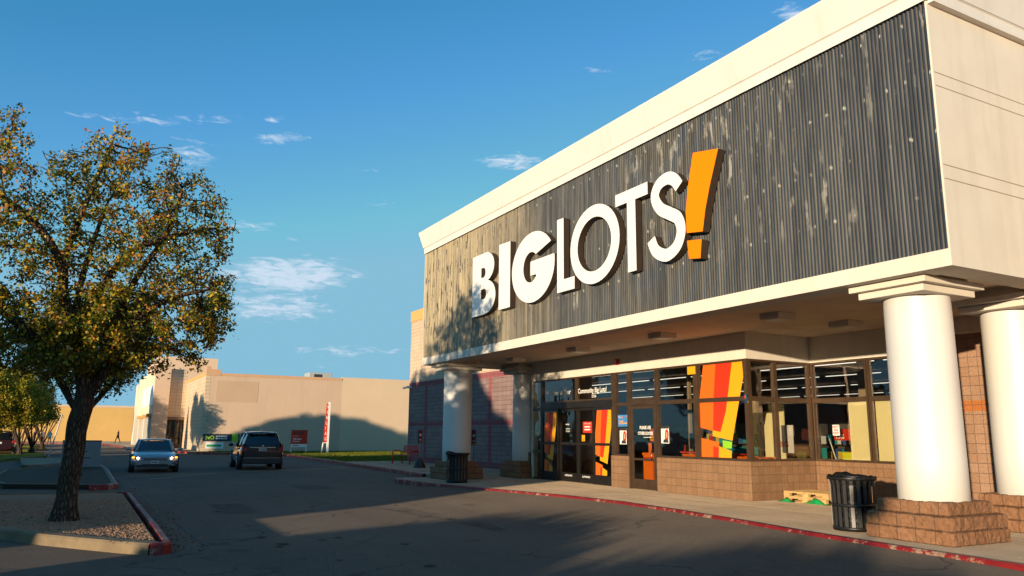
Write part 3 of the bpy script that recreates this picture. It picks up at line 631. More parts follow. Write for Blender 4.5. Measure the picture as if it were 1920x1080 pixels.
# big sign letters -------------------------------------------------
sign = empty('store_sign', 'raised white letters and tilted orange exclamation mark spelling the store name', 'sign', (-16, 10.6, 6.1))
def arc(cx, cz, rx, rz, a0, a1, n=24): return [(cx+rx*math.cos(R(a0+(a1-a0)*i/n)), cz+rz*math.sin(R(a0+(a1-a0)*i/n))) for i in range(n+1)]
def letter(polys, face, y0=10.43, y1=10.60, label=None):
    KL = 1.0077; polys = [[(x*KL, 1.65+(z-1.65)*KL) for x, z in P_] for P_ in polys]
    cu = bpy.data.curves.new('l', 'CURVE'); cu.dimensions = '2D'; cu.fill_mode = 'BOTH'; cu.extrude = (y1-y0)/2
    for P_ in polys:
        sp = cu.splines.new('POLY'); sp.points.add(len(P_)-1)
        for i, (x, z) in enumerate(P_): sp.points[i].co = (x+16, z-6.1, 0, 1)
        sp.use_cyclic_u = True
    ob = bpy.data.objects.new('l', cu); COL.objects.link(ob); dg = bpy.context.evaluated_depsgraph_get(); me = bpy.data.meshes.new_from_object(ob.evaluated_get(dg))
    bpy.data.objects.remove(ob)
    mid = (y0+y1)/2-10.6
    me.transform(Matrix(((1, 0, 0, 0), (0, 0, -1, mid), (0, 1, 0, 0), (0, 0, 0, 1))))
    me.materials.clear(); me.materials.append(face); me.materials.append(LETS)
    me.update()
    for p_ in me.polygons: p_.material_index = 0 if abs(p_.normal.y) > .7 else 1; p_.use_smooth = False
    o = bpy.data.objects.new('letter', me); COL.objects.link(o); o.parent = sign
    if label: o['label'] = label
    return o
B = [(-21.42, 7.08), (-20.55, 7.08)]+arc(-20.55, 6.63, .58, .45, 85, -72, 16)+arc(-20.55, 5.71, .68, .51, 62, -88, 18)+[(-20.5, 5.19), (-21.42, 5.19)]
letter([B, [(-20.82, 6.63), (-20.66, 6.63)]+arc(-20.66, 6.475, .13, .15, 80, -80, 8)+[(-20.82, 6.33)], [(-20.82, 5.97), (-20.62, 5.97)]+arc(-20.62, 5.81, .15, .155, 80, -80, 8)+[(-20.82, 5.655)]], LETF)
letter([[(-19.66, 7.13), (-18.98, 7.10), (-18.98, 5.19), (-19.66, 5.19)]], LETF)
G_ = arc(-17.73, 6.11, 1.14, .97, 33, 368, 48)+[(-16.61, 6.26), (-17.83, 6.27), (-17.83, 5.88), (-17.56, 5.88)]+arc(-17.82, 6.12, .40, .42, -42, -318, 28)
G_ = arc(-17.73, 6.11, 1.14, .97, 33, 366, 48)+[(-16.61, 6.27), (-17.83, 6.27), (-17.83, 5.88), (-17.54, 5.88)]+arc(-17.82, 6.12, .40, .42, -42, -312, 28)
letter([G_], LETF)
letter([[(-16.47, 7.11), (-16.16, 7.10), (-16.16, 5.50), (-15.67, 5.50), (-15.67, 5.19), (-16.47, 5.19)]], LETF)
letter([arc(-14.83, 6.13, 1.02, .96, 0, 350, 40), arc(-14.83, 6.13, .70, .66, 0, 350, 36)], LETF)
letter([[(-13.95, 7.09), (-12.78, 7.09), (-12.78, 6.81), (-13.22, 6.81), (-13.22, 5.20), (-13.52, 5.20), (-13.52, 6.81), (-13.95, 6.81)]], LETF)
sc = [(-12.70, 5.77), (-12.55, 5.49), (-12.21, 5.335), (-11.88, 5.47), (-11.745, 5.76), (-11.83, 6.03), (-12.07, 6.19), (-12.38, 6.38), (-12.545, 6.67), (-12.42, 6.90), (-12.14, 6.975), (-11.92, 6.89), (-11.765, 6.70)]
def crom(P_, n=6):
    out = []
    for i in range(len(P_)-1):
        p0 = Vector(P_[max(0, i-1)]); p1 = Vector(P_[i]); p2 = Vector(P_[i+1]); p3 = Vector(P_[min(len(P_)-1, i+2)])
        for j in range(n):
            t = j/n; out.append(tuple(.5*((2*p1)+(p2-p0)*t+(2*p0-5*p1+4*p2-p3)*t*t+(3*p1-p0-3*p2+p3)*t**3)))
    return out+[P_[-1]]
cc_ = crom(sc); letter([off(cc_, .135)+off(cc_, -.135)[::-1]], LETF)
letter([[(-11.31, 7.27), (-10.60, 7.13), (-10.86, 6.48), (-11.02, 6.0), (-11.11, 5.59), (-11.57, 5.66), (-11.58, 6.1), (-11.49, 6.6)]], ORF, 10.42, 10.6, label='tilted orange stroke of the exclamation mark')
letter([[(-11.57, 5.50), (-11.15, 5.44), (-11.20, 5.07), (-11.53, 5.12)]], ORF, 10.42, 10.6, label='orange dot of the exclamation mark')

# window lettering and graphics ------------------------------------
def flat_thing(name, label, cat, parts, mats, group=None):
    mb = MB(); parts(mb); o = mb.build(name, mats); o['label'] = label; o['category'] = cat
    if group: o['group'] = group
    return o
YG = YB+.046
def f_(mb): text_into(mb, 'Welcome to Your', .22, (-23.36, YB+.02, 3.0), sx=.95, bold=.003)
flat_thing('window_lettering', 'thin white words Welcome to Your on the transom over the left sliding doors', 'lettering', f_, WHT)
def f_(mb): text_into(mb, 'Community Big Lots!', .225, (-21.38, YB+.03, 2.99), sx=.83, bold=.004); text_into(mb, '2506', .13, (-20.6, YB+.03, 2.83), bold=.001)
flat_thing('window_lettering', 'bold white store greeting with number 2506 on the transom over the right sliding doors', 'lettering', f_, WHT)
def f_(mb): text_into(mb, 'PLEASE USE', .125, (-17.92, YB+.018, 1.84), align='CENTER', bold=.004, sx=.8); text_into(mb, 'OTHER DOORS', .125, (-17.92, YB+.018, 1.68), align='CENTER', bold=.004, sx=.78); mb.box(-18.0, -17.66, YB+.017, YB+.0185, 1.60, 1.615)
flat_thing('door_lettering', 'white PLEASE USE OTHER DOORS notice on the single hinged door', 'lettering', f_, WHT)
def graphic(ox, oz, sx_, sz_, at, nm):
    # shapes in unit coords measured on the big pane (width 1.6, height 2.4)
    def f(mb):
        def pl(pts, m, d): mb.poly([(ox+x*sx_, at-d, oz+z*sz_) for x, z in pts], m)
        pl([(.18, 2.38), (.64, 2.38), (.46, .66), (.0, .74), (.0, 1.5)], 0, .001)
        pl([(.64, 2.38), (1.22, 2.38), (.94, 1.15), (.72, .63), (.46, .68), (.52, 1.5)], 1, .002)
        pl([(1.22, 2.38), (1.56, 2.38), (1.58, 1.97), (1.12, .42), (.43, .53), (.44, .68), (.72, .63), (.94, 1.15)], 2, .001)
        pl([(.0, .0), (.62, .0), (.66, .37), (.02, .48)], 0, .001); pl([(.43, .0), (.62, .0), (.64, .24), (.44, .28)], 1, .002); pl([(.62, .0), (1.07, .0), (1.08, .17), (.65, .28)], 2, .001)
    return f
flat_thing('window_graphic', 'large orange, red and yellow striped vinyl graphic on the tall corner window', 'window graphic', lambda mb: (graphic(-15.66, 1.13, 1., 1., YG, '')(mb), mb.poly([(-14.88, YG-.001, 1.36), (-14.58, YG-.001, 1.36), (-14.55, YG-.001, 1.52), (-14.88, YG-.001, 1.56)], 3)), [ORG2, REDO, YVN, GRN])
flat_thing('window_graphic', 'orange and yellow striped graphic on the leftmost sliding door', 'window graphic', graphic(-23.50, .45, .5, .83, YB+.028, ''), [ORG2, REDO, YVN], 'striped graphics on the sliding doors')
flat_thing('window_graphic', 'orange and yellow striped graphic on the rightmost sliding door', 'window graphic', graphic(-20.42, .45, .56, .83, YB+.028, ''), [ORG2, REDO, YVN], 'striped graphics on the sliding doors')
BLUEP = pm('blue_poster', (.06, .22, .50), .5, .05)
def f_(mb):
    mb.box(-19.23, -18.74, YB+.03, YB+.034, 1.92, 2.26, 0); text_into(mb, '10%', .15, (-19.2, YB+.03, 1.99), m=1, bold=.004, depth=.002); mb.box(-18.93, -18.78, YB+.027, YB+.03, 2.0, 2.03, 1); text_into(mb, 'Pay', .08, (-19.2, YB+.03, 2.17), m=2, depth=.002); mb.ell((-19.03, YB+.03, 2.19), (.035, .002, .035), 3); mb.ell((-18.79, YB+.03, 2.21), (.025, .002, .025), 3)
flat_thing('poster', 'blue discount poster reading 10% in the narrow window right of the sliding doors', 'poster', f_, [BLUEP, YVN, WHT, ORG2])
SKIN = pm('poster_skin', (.55, .30, .2), .6); 
def wposter(x, z):
    def f(mb):
        mb.box(x, x+.33, YB+.03, YB+.034, z, z+.47, 0); mb.box(x, x+.33, YB+.026, YB+.03, z+.40, z+.47, 1)
        mb.poly([(x+.16, YB+.028, z+.10), (x+.30, YB+.028, z+.10), (x+.32, YB+.028, z+.28), (x+.27, YB+.028, z+.39), (x+.19, YB+.028, z+.37), (x+.16, YB+.028, z+.26)], 2)
        mb.poly([(x+.21, YB+.026, z+.16), (x+.27, YB+.026, z+.16), (x+.27, YB+.026, z+.30), (x+.21, YB+.026, z+.30)], 3)
        mb.poly([(x+.08, YB+.027, z+.02), (x+.31, YB+.027, z+.02), (x+.29, YB+.027, z+.11), (x+.10, YB+.027, z+.11)], 1)
        for q in range(6): mb.box(x+.03, x+.12, YB+.028, YB+.03, z+.16+q*.035, z+.172+q*.035, 4)
    return f
flat_thing('poster', 'white poster with red-haired figure below the blue poster', 'poster', wposter(-19.15, 1.40), [WHT, DKT, REDO, SKIN, GREY])
flat_thing('poster', 'white poster with red-haired figure right of the hinged door', 'poster', wposter(-17.24, 1.45), [WHT, DKT, REDO, SKIN, GREY])
def f_(mb):
    mb.box(-21.19, -20.68, YB+.083, YB+.087, 1.73, 2.08, 0); text_into(mb, 'STORE HOURS', .06, (-20.935, YB+.083, 2.0), m=1, align='CENTER', depth=.002); mb.box(-21.1, -20.78, YB+.079, YB+.083, 1.90, 1.94, 1); mb.box(-21.1, -20.78, YB+.079, YB+.083, 1.81, 1.85, 1)
flat_thing('notice', 'orange store hours notice on the third sliding door', 'notice', f_, [REDO, WHT])
def f_(mb): mb.box(-21.26, -21.09, YB+.083, YB+.087, 1.46, 1.66, 0); mb.ell((-21.17, YB+.083, 1.5), (.03, .003, .03), 1)
flat_thing('notice', 'small yellow-orange sticker under the store hours notice', 'sticker', f_, [YVN, REDO])
def f_(mb):
    text_into(mb, 'NOTICE', .06, (-22.2, YB+.082, 1.98), depth=.002, bold=.002)
    for q in range(3): mb.box(-22.2, -21.95, YB+.08, YB+.082, 1.86-q*.05, 1.872-q*.05, 0)
flat_thing('notice', 'small white lettered notice on the second sliding door', 'notice', f_, [WHT])
def f_(mb): mb.box(-18.42, -17.99, YB+.32, YB+.66, .16, 1.17, 0)
bx = MB(); bx.box(-18.42, -17.99, YB+.32, YB+.62, .14, 1.10, 0); bx.box(-18.44, -17.97, YB+.30, YB+.64, 1.10, 1.17, 0); bx.box(-18.27, -18.14, YB+.4, YB+.42, 1.17, 1.45, 0); bx.box(-18.42, -17.99, YB+.314, YB+.32, .98, 1.04, 1)
bx.build('display_bin', [ORG, REDO], label='orange display bin standing behind the hinged door', category='display bin')
bx = MB(); bx.box(-18.32, -17.98, YB+.5, YB+.52, 1.50, 1.86, 0); bx.poly([(-18.3, YB+.49, 1.52), (-18.0, YB+.49, 1.52), (-18.0, YB+.49, 1.68), (-18.3, YB+.49, 1.64)], 1)
bx.build('poster', [ORG, YVN], label='orange and yellow poster seen through the hinged door', category='poster')
# alarm, tags
a_ = MB(); a_.box(-19.24, -19.06, YB-.06, YB-.001, 3.76, 3.94); ao = a_.build('fire_alarm', RED, bevel=.01, label='small red fire alarm box on the cream header over the entrance', category='fire alarm'); a2 = MB(); a2.box(-19.19, -19.16, YB-.075, YB-.061, 3.8, 3.9); a2.build('strobe', WHT, ao)
a_ = MB(); a_.box(-16.03, -15.72, YB-.02, YB-.011, 3.27, 3.48); a_.build('yellow_tag', YVN, bevel=.02, label='yellow bag tag stuck at the top of the window frame', category='tag')
a_ = MB(); a_.box(XB1-.06, XB1+.03, YB-.05, YB-.011, 2.46, 2.66, 0); a_.box(XB1-.06, XB1-.03, YB-.06, YB-.051, 2.56, 2.64, 1); a_.build('call_box', [CHROME, RED], label='small silver and red box on the corner window mullion', category='call box')
# not an exit and other signs inside right window
def f_(mb):
    mb.box(-13.37, -13.17, YW+.03, YW+.034, 1.70, 1.96, 0)
    for q, s_ in enumerate(('NOT', 'AN', 'EXIT')): text_into(mb, s_, .085, (-13.27, YW+.03, 1.88-q*.075), m=1, align='CENTER', bold=.003, depth=.002)
flat_thing('notice', 'white notice with red NOT AN EXIT lettering in the recessed window', 'notice', f_, [WHT, RED])
def f_(mb): mb.box(-13.72, -13.2, YW+.5, YW+.52, 1.58, 1.86, 0); text_into(mb, '15%', .16, (-13.68, YW+.5, 1.62), m=1, bold=.005, depth=.004)
flat_thing('poster', 'red poster reading 15% behind the NOT AN EXIT notice', 'poster', f_, [REDO, WHT])
def f_(mb): mb.box(-14.7, -14.2, 16.0, 16.02, 1.25, 1.95, 0); text_into(mb, 'BIG', .2, (-14.66, 16.0, 1.4), m=1, bold=.006, depth=.004)
flat_thing('poster', 'white poster with orange-red BIG lettering behind the side windows', 'poster', f_, [WHT, REDO])
# mop bucket + broom
mk = empty('mop_bucket', 'yellow mop bucket behind the recessed window', 'mop bucket', (-13.2, YW+.55, .14))
q = MB(); q.box(-.24, .24, -.17, .17, .62, 1.16); q.build('bucket', pm('safety_yellow', (.75, .75, .03), .4), mk, bevel=.04); q = MB(); q.box(-.3, .3, -.2, .2, .0, .6); q.build('cart_base', BLK, mk, bevel=.02); q = MB(); q.box(-.2, .2, -.1, .1, 1.17, 1.3); q.build('wringer', BLK, mk, bevel=.03)
q = MB(); q.tube((-13.55, YW+.35, 1.0), (-13.75, YW+.35, 1.62), .014); q.tube((-13.75, YW+.35, 1.62), (-13.78, YW+.35, 1.70), .018, m=1); q.tube((-13.2, YW+.35, .14), (-13.55, YW+.35, 1.0), .014)
q.build('broom', [WHT, BLUEP], label='broom handle with blue tip leaning inside the recessed window', category='broom')
# shopping carts
def cart():
    root = empty('shopping_cart', 'orange shopping cart at the right end of the nested row inside the bay', 'shopping cart', (0, 0, 0), 0, 'nested orange shopping carts inside the windows')
    q = MB(); L0, L1, W = 0, .9, .27
    for z, w_ in ((1.0, .27), (.85, .26), (.72, .25), (.6, .24)):
        for y in (-w_, w_): q.tube((L0, y, z), (L1, y*.8, z), .010, n=5)
        q.tube((L0, -w_, z), (L0, w_, z), .01, n=5); q.tube((L1, -w_*.8, z), (L1, w_*.8, z), .01, n=5)
    for i in range(13):
        x = L0+(L1-L0)*i/12; s_ = 1-.2*i/12
        for y in (-1, 1): q.tube((x, y*.27*s_, 1.0), (x, y*.24*s_, .6), .006, n=4)
        q.tube((x, -.24*s_, .6), (x, .24*s_, .6), .006, n=4)
    q.box(L0, L1, -.275, -.262, .90, 1.02); q.box(L0, L1, .262, .275, .90, 1.02)
    q.build('basket', ORG, root)
    q = MB(); q.tube((-.12, -.27, 1.06), (-.12, .27, 1.06), .02, n=8); q.build('handle', REDO, root)
    q = MB()
    for y in (-.25, .25): q.path([(-.12, y, 1.06), (0, y, .95), (.12, y, .2), (.8, y*.85, .16)], .013, 6)
    q.build('frame', CHROME, root)
    for x, y in ((.1, -.25), (.1, .25), (.8, -.21), (.8, .21)):
        q = MB(); q.lathe([(0, -.015), (.06, -.015), (.06, .015), (0, .015)], (x, y, .075), 12, axis='y'); q.build('wheel', BLK, root)
    return root
c0 = cart(); words = ['first', 'second', 'third', 'fourth', 'fifth', 'sixth', 'seventh', 'eighth']
c0.location = (-14.9, 15.0, .14); c0.rotation_euler = (0, 0, R(-12))
for i in range(1, 9):
    cc = copy_tree(c0); cc.location = (-14.9-.32*i, 15.0+.06*i, .14); cc['label'] = 'orange shopping cart nested in the row, %s from its right end' % (['second', 'third', 'fourth', 'fifth', 'sixth', 'seventh', 'eighth', 'last'][i-1])
# shelves inside
GOODS = [pm('goods_teal', (.02, .30, .32), .5), pm('goods_red', (.5, .04, .03), .5), pm('goods_white', (.6, .6, .55), .5), pm('goods_yellow', (.6, .42, .05), .5), pm('goods_blue', (.04, .1, .3), .5)]
SHM = pm('shelf_metal', (.10, .09, .08), .5)
SHL = ['teal', 'red', 'pale', 'yellow', 'blue', 'teal and white', 'mixed']
for si, (x, y, ln) in enumerate(((-17.6, 17.6, 1.8), (-14.6, 19.0, 2.2), (-22.6, 20.5, 2.), (-11.9, 19.0, 1.6), (-19.4, 24.5, 2.4), (-9.6, 21.0, 2.))):
    r_ = empty('store_shelf', ['shelf of teal boxes seen through the window beside the hinged door', 'shelf of mixed goods behind the corner windows', 'shelf deep inside behind the sliding doors', 'shelf of goods behind the recessed window', 'farthest shelf in the dark middle of the store', 'shelf behind the cream window blinds'][si], 'shelf', (x, y, .14), 0, 'shelves inside the store')
    q = MB(); q.box(-ln/2, ln/2, .2, .24, 0, 1.9); q.box(-ln/2-.03, -ln/2, -.25, .25, 0, 1.9); q.box(ln/2, ln/2+.03, -.25, .25, 0, 1.9); q.build('frame', SHM, r_)
    gd = MB()
    for z in (.1, .5, .9, 1.3):
        q = MB(); q.box(-ln/2, ln/2, -.24, .2, z, z+.03); q.build('shelf_board', SHM, r_)
        xx = -ln/2+.03
        while xx < ln/2-.2:
            w_ = random.uniform(.1, .22); gd.box(xx, xx+w_, -.2, .1, z+.03, z+.03+random.uniform(.15, .3), (0 if random.random() < .6 and si == 0 else random.randrange(5))); xx += w_+.01
    gd.build('goods', GOODS, r_)
    r_.children[-1]['kind'] = 'stuff'

# ================================================================ SECOND BUILDING (mall)
mall = empty('mall_building', 'tan windowless mall building with cream entrance tower beyond the lawn', 'building')
BX, BY = -66.5, 8.64
m_ = MB(); m_.box(BX-.4, BX, BY+.4, 19.76, .1, 6.12); m_.build('wall', TANW, mall)
m_ = MB(); m_.box(BX-.4, BX+.03, BY+1.1, 19.76, 6.12, 6.34); m_.box(BX-.42, BX+.05, BY-.0, BY+1.1, 6.12, 6.62); m_.box(BX-.42, BX+.055, BY, BY+.35, 6.62, 6.85); m_.build('parapet_trim', TANT, mall)
m_ = MB(); m_.box(BX-.4, BX, 19.765, 48, .1, 6.42); m_.build('wall', TANL, mall, label='paler right-hand stretch of the mall wall')
m_ = MB(); m_.box(BX, BX+.012, 9.5, 12.75, 4.05, 5.75); m_.build('painted_patch', TANP, mall)
m_ = MB(); m_.box(-79, BX+.002, BY, BY+.4, .1, 6.12); m_.build('front_wall', ENTRYB, mall)
m_ = MB(); m_.box(-79, BX-.42, BY-.04, BY+.4, 6.12, 6.36); m_.build('parapet_trim', TRIM, mall)
m_ = MB(); m_.box(-79.4, -79, 6.95, BY-.001, 3.0, 7.4); m_.build('entrance_wall', ENTRYB, mall)
m_ = MB(); m_.box(-79.0, -78.85, 6.95, BY-.001, 2.72, 3.0); m_.build('door_canopy', pm('bronze_canopy', (.16, .09, .05), .5), mall)
for i, (y0, y1) in enumerate(((7.0, 7.5), (7.52, 8.0), (8.02, 8.6))):
    f = MB(); f.box(-79.3, -79.2, y0, y0+.07, .14, 2.72); f.box(-79.3, -79.2, y1-.07, y1, .14, 2.72); f.box(-79.29, -79.21, y0+.07, y1-.07, .14, .5); o = f.build('door', FRAME, mall)
    q = MB(); q.box(-79.26, -79.25, y0+.06, y1-.06, .5, 2.7); q.build('pane', GLASS, o)
m_ = MB(); m_.box(-86, -79.6, 6.9, 9, .1, 3); m_.build('inner_lobby', DARKW, mall)
m_ = MB(); m_.box(-79, -78.3, 5.84, 7.13, .1, 7.6); m_.build('entrance_tower', TANW, mall, label='tan slab tower beside the mall doors')
m_ = MB(); m_.box(-103, -78.31, 6.0, 7.0, 3.3, 7.6); m_.build('entrance_facade', pm('pale_peach_stucco', (.78, .58, .42), .9, .04), mall)
m_ = MB(); m_.box(-95, -79.8, 5.95, 6.0, 4.1, 6.1); m_.build('blank_sign_panel', WHT, mall)
for x in (-81.5, -87.5, -95.0):
    m_ = MB(); m_.box(x-.5, x+.5, 5.8, 6.8, .14, 3.0); o = m_.build('pillar', CREAM, mall); q = MB(); q.box(x-.75, x+.75, 5.6, 6.9, 3.0, 3.3); q.build('capital', TRIM, o)
m_ = MB(); m_.box(-103, -100.5, 5.7, 6.9, .1, 7.0); m_.build('pillar', CREAM, mall)
m_ = MB(); m_.box(-101, -80, 8.9, 9.2, .1, 3.3); m_.build('recessed_wall', TANW, mall)
m_ = MB(); m_.box(-110, -95, 7.2, 13.5, 5.8, 9.95); m_.build('roof_block', pm('peach_block', (.64, .45, .31), .9, .04), mall)
m_ = MB(); m_.box(-100, BX-.41, BY+.41, 48, 5.7, 5.8); m_.build('roof', TANL, mall)
ac = empty('rooftop_unit', 'grey air conditioning unit on the flat roof of the mall building', 'air conditioner', (-68.2, 18.1, 5.8))
m_ = MB(); m_.box(-.9, .9, -1., 1., 0, 1.0); m_.build('housing', GREY, ac, bevel=.03); m_ = MB(); m_.box(.905, .92, -.6, .1, .25, .85); m_.build('vent_grille', DKT, ac)
fb = MB(); fb.box(-136, -135, -40, 12, .1, 5.15, 0); fb.box(-136, -134.9, -40, 12, 5.15, 5.5, 1); fb.build('ochre_building', [YELW, TANL], label='low ochre building with pale coping far down the road', category='building')
# signs on the mall wall and lawn
def banner(name, label, cat, fn, mats, grp=None):
    return flat_thing(name, label, cat, fn, mats, grp)
uy_ = (0, 1, 0)
def f_(mb):
    mb.box(BX+.005, BX+.03, 8.75, 11.55, .94, 1.50, 0); mb.box(BX+.031, BX+.036, 10.95, 11.42, .92, 1.52, 1)
    text_into(mb, 'NO', .42, (BX+.032, 8.95, 1.08), uy_, (0, 0, 1), 2, bold=.012)
    for z in (1.27, 1.10):
        y = 9.72
        for wd in (.16, .13, .18, .1, .15): mb.box(BX+.031, BX+.034, y, y+wd, z, z+.10, 3); y += wd+.035
banner('wall_banner', 'navy and lime banner starting with NO on the mall wall', 'banner', f_, [NAVY, GRN, pm('lime_letter', (.45, .75, .03), .5), WHT])
def f_(mb): mb.box(BX+.005, BX+.03, 9.0, 10.35, .36, .85, 0); mb.box(BX+.031, BX+.034, 9.08, 10.2, .50, .68, 1)
banner('wall_banner', 'small white banner with green stripe under the navy banner', 'banner', f_, [WHT, pm('green_stripe', (.02, .35, .12), .5)])
rs = empty('lawn_sign', 'square orange sign on two pale posts on the lawn', 'sign', (-62.5, 15.35, .15))
q = MB(); q.box(-.03, .03, -.63, .63, .4, 1.68, 0); q.box(-.035, .035, -.63, .63, 1.68, 1.71, 3); q.box(.031, .035, -.63, .63, .4, .63, 1)
text_into(q, 'BIG LOTS', .2, (.032, -.5, 1.4), uy_, (0, 0, 1), 3, bold=.01); text_into(q, 'This sale is', .15, (.032, -.5, .98), uy_, (0, 0, 1), 1, bold=.006); text_into(q, 'all stores', .15, (.032, -.5, .8), uy_, (0, 0, 1), 1, bold=.004); text_into(q, 'everything', .1, (.032, -.5, 1.22), uy_, (0, 0, 1), 1); q.box(.036, .038, -.48, 0, .49, .55, 0)
q.build('board', [REDO, WHT, ORG2, DKT], rs)
for y in (-.6, .6): q = MB(); q.box(-.05, .05, y-.05, y+.05, 0, 1.3) if False else q.box(-.12, -.03, y-.06, y+.06, 0, .45); q.build('post', CREAM, rs)
py = empty('pylon_sign', 'tall narrow orange sign between two white posts on the lawn', 'sign', (-60.0, 16.75, .15))
q = MB(); q.poly([(-.1, 0, 0)]*3) if False else None; b_q = [(-.18, .8), (.10, .8), (.10, 3.72), (-.05, 3.72)]; [q.poly([(sx_, y, z) for y, z in (b_q if sx_ > 0 else b_q[::-1])], 0) for sx_ in (.03, -.03)]; q.poly([(-.03, -.18, .8), (.03, -.18, .8), (.03, -.05, 3.72), (-.03, -.05, 3.72)], 0)
for k_, ch in enumerate('GAILNOW'): text_into(q, ch, .36, (.032, -.12+k_*.018, .95+k_*.40), uy_, (0, 0, 1), 1, bold=.006, sx=.65)
q.build('board', [REDO, WHT], py)
q = MB(); q.box(-.07, .07, .10, .24, 0, 3.85); q.build('post', WHT, py); q = MB(); q.tube((0, -.26, 0), (0, -.17, .8), .055, n=8); q.build('post', WHT, py); q = MB(); q.box(-.04, .04, -.18, .1, .74, .799); q.build('crossbar', WHT, py)
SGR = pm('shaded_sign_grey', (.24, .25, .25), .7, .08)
ds = empty('directory_sign', 'grey directory board with dark text lines in the soil island', 'sign', (-38.0, .25, .15))
q = MB(); q.box(-.12, .12, -.72, .72, .02, 1.07, 0); q.box(-.13, .13, -.73, .73, 1.07, 1.11, 1)
for z, a, b_ in ((.93, -.2, .12), (.85, -.2, .1), (.76, -.2, .15), (.62, -.22, .24), (.48, -.22, .12), (.36, -.22, .35), (.29, -.22, .0)):
    y = a
    while y < b_-.03: w_ = random.uniform(.03, .09); q.box(.121, .124, y, min(y+w_, b_), z, z+.055, 1); y += w_+.02
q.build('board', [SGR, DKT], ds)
sp = empty('leaning_post', 'thin leaning pole on the concrete median', 'pole', (-48.2, -1.2, .15)); q = MB(); q.tube((0, 0, 0), (0, .43, 2.35), .035, n=8); q.build('pole', CREAM, sp)

# benches, bins, posts, pallets --------------------------------------
bn = empty('bench', 'red metal slatted bench on the pavement at the lawn edge', 'bench', (-37.9, 14.75, .15), R(8))
q = MB()
for k_ in range(7): q.box(-.85, .85, -.2+k_*.065, -.16+k_*.065, .43, .45)
q.build('seat', RED, bn); q = MB()
for k_ in range(7): q.box(-.85, .85, .26+k_*.012, .28+k_*.012, .50+k_*.06, .545+k_*.06)
q.build('backrest', RED, bn)
REDB = pm('bright_red_tube', (.62, .02, .015), .35, .1)
for x in (-.9, .9): q = MB(); q.path([(x, -.28, 0), (x, -.28, .58), (x, -.2, .64), (x, .12, .64), (x, .24, .56), (x, .28, 0)], .035, 8); q.build('armrest', REDB, bn)
def bin_(loc, label, rz, tall=.84):
    r_ = empty('trash_bin', label, 'trash bin', loc, rz, 'black slatted trash bins')
    q = MB(); n = 20
    for i in range(n):
        a = 2*math.pi*i/n; c_, s_ = math.cos(a), math.sin(a)
        def P(r, t, z): return (r*c_-t*s_, r*s_+t*c_, z)
        prof = [(.330, .06), (.335, .5), (.338, tall-.10), (.36, tall)]
        for (r0, z0), (r1, z1) in zip(prof, prof[1:]):
            q.poly([P(r0, -.027, z0), P(r0, .027, z0), P(r1, .027, z1), P(r1, -.027, z1)]); q.poly([P(r0-.008, -.027, z0), P(r1-.008, -.027, z1), P(r1-.008, .027, z1), P(r0-.008, .027, z0)])
            q.poly([P(r0, -.027, z0), P(r1, -.027, z1), P(r1-.008, -.027, z1), P(r0-.008, -.027, z0)]); q.poly([P(r0, .027, z0), P(r0-.008, .027, z0), P(r1-.008, .027, z1), P(r1, .027, z1)])
    q.build('slats', bpy.data.materials.get('bin_slat_paint') or pm('bin_slat_paint', (.035, .034, .032), .35, .2, 8, 60, .05, .001), r_)
    q = MB()
    for r0, z in ((.330, .06), (.333, .42)): q.lathe([(r0-.004, z-.025), (r0+.004, z-.025), (r0+.004, z+.025), (r0-.004, z+.025), (r0-.004, z-.025)], n=40)
    q.lathe([(.30, .02), (.33, .02), (.33, .07), (.30, .07), (.30, .02)], n=40); q.build('hoop', BLK, r_)
    q = MB(); q.lathe([(.34, tall-.02), (.375, tall-.02), (.385, tall+.01), (.375, tall+.03), (.34, tall+.03), (.335, tall), (.34, tall-.02)], n=40); q.build('rim', BLK, r_)
    q = MB(); n = 36; G = []
    for k_, (r0, z) in enumerate(((.24, .05), (.25, .3), (.25, .6), (.335, tall), (.36, tall+.035), (.38, tall+.03), (.378, tall+.012), (.30, tall-.14 if False else tall-.05))):
        if k_ == 7: continue
        row = []
        for i in range(n):
            a = 2*math.pi*i/n; j = random.uniform(-.012, .012); zz_ = z+random.uniform(-.012, .02)+(.05*max(0, math.cos(a-2.6))**6 if k_ in (4, 5) else 0)
            if k_ == 6: zz_ += .03*math.sin(3*a)
            row.append(((r0+j)*math.cos(a), (r0+j)*math.sin(a), zz_))
        G.append(row)
    q.grid(G, closed=True); q.build('bin_liner', BAG, r_)
    return r_
bin_((-8.86, 11.3, .15), 'black slatted trash bin beside the nearest column pedestal', 0)
bin_((-22.85, 10.62, .15), 'shaded black slatted trash bin in front of the far column pedestal', 1.0, .88)
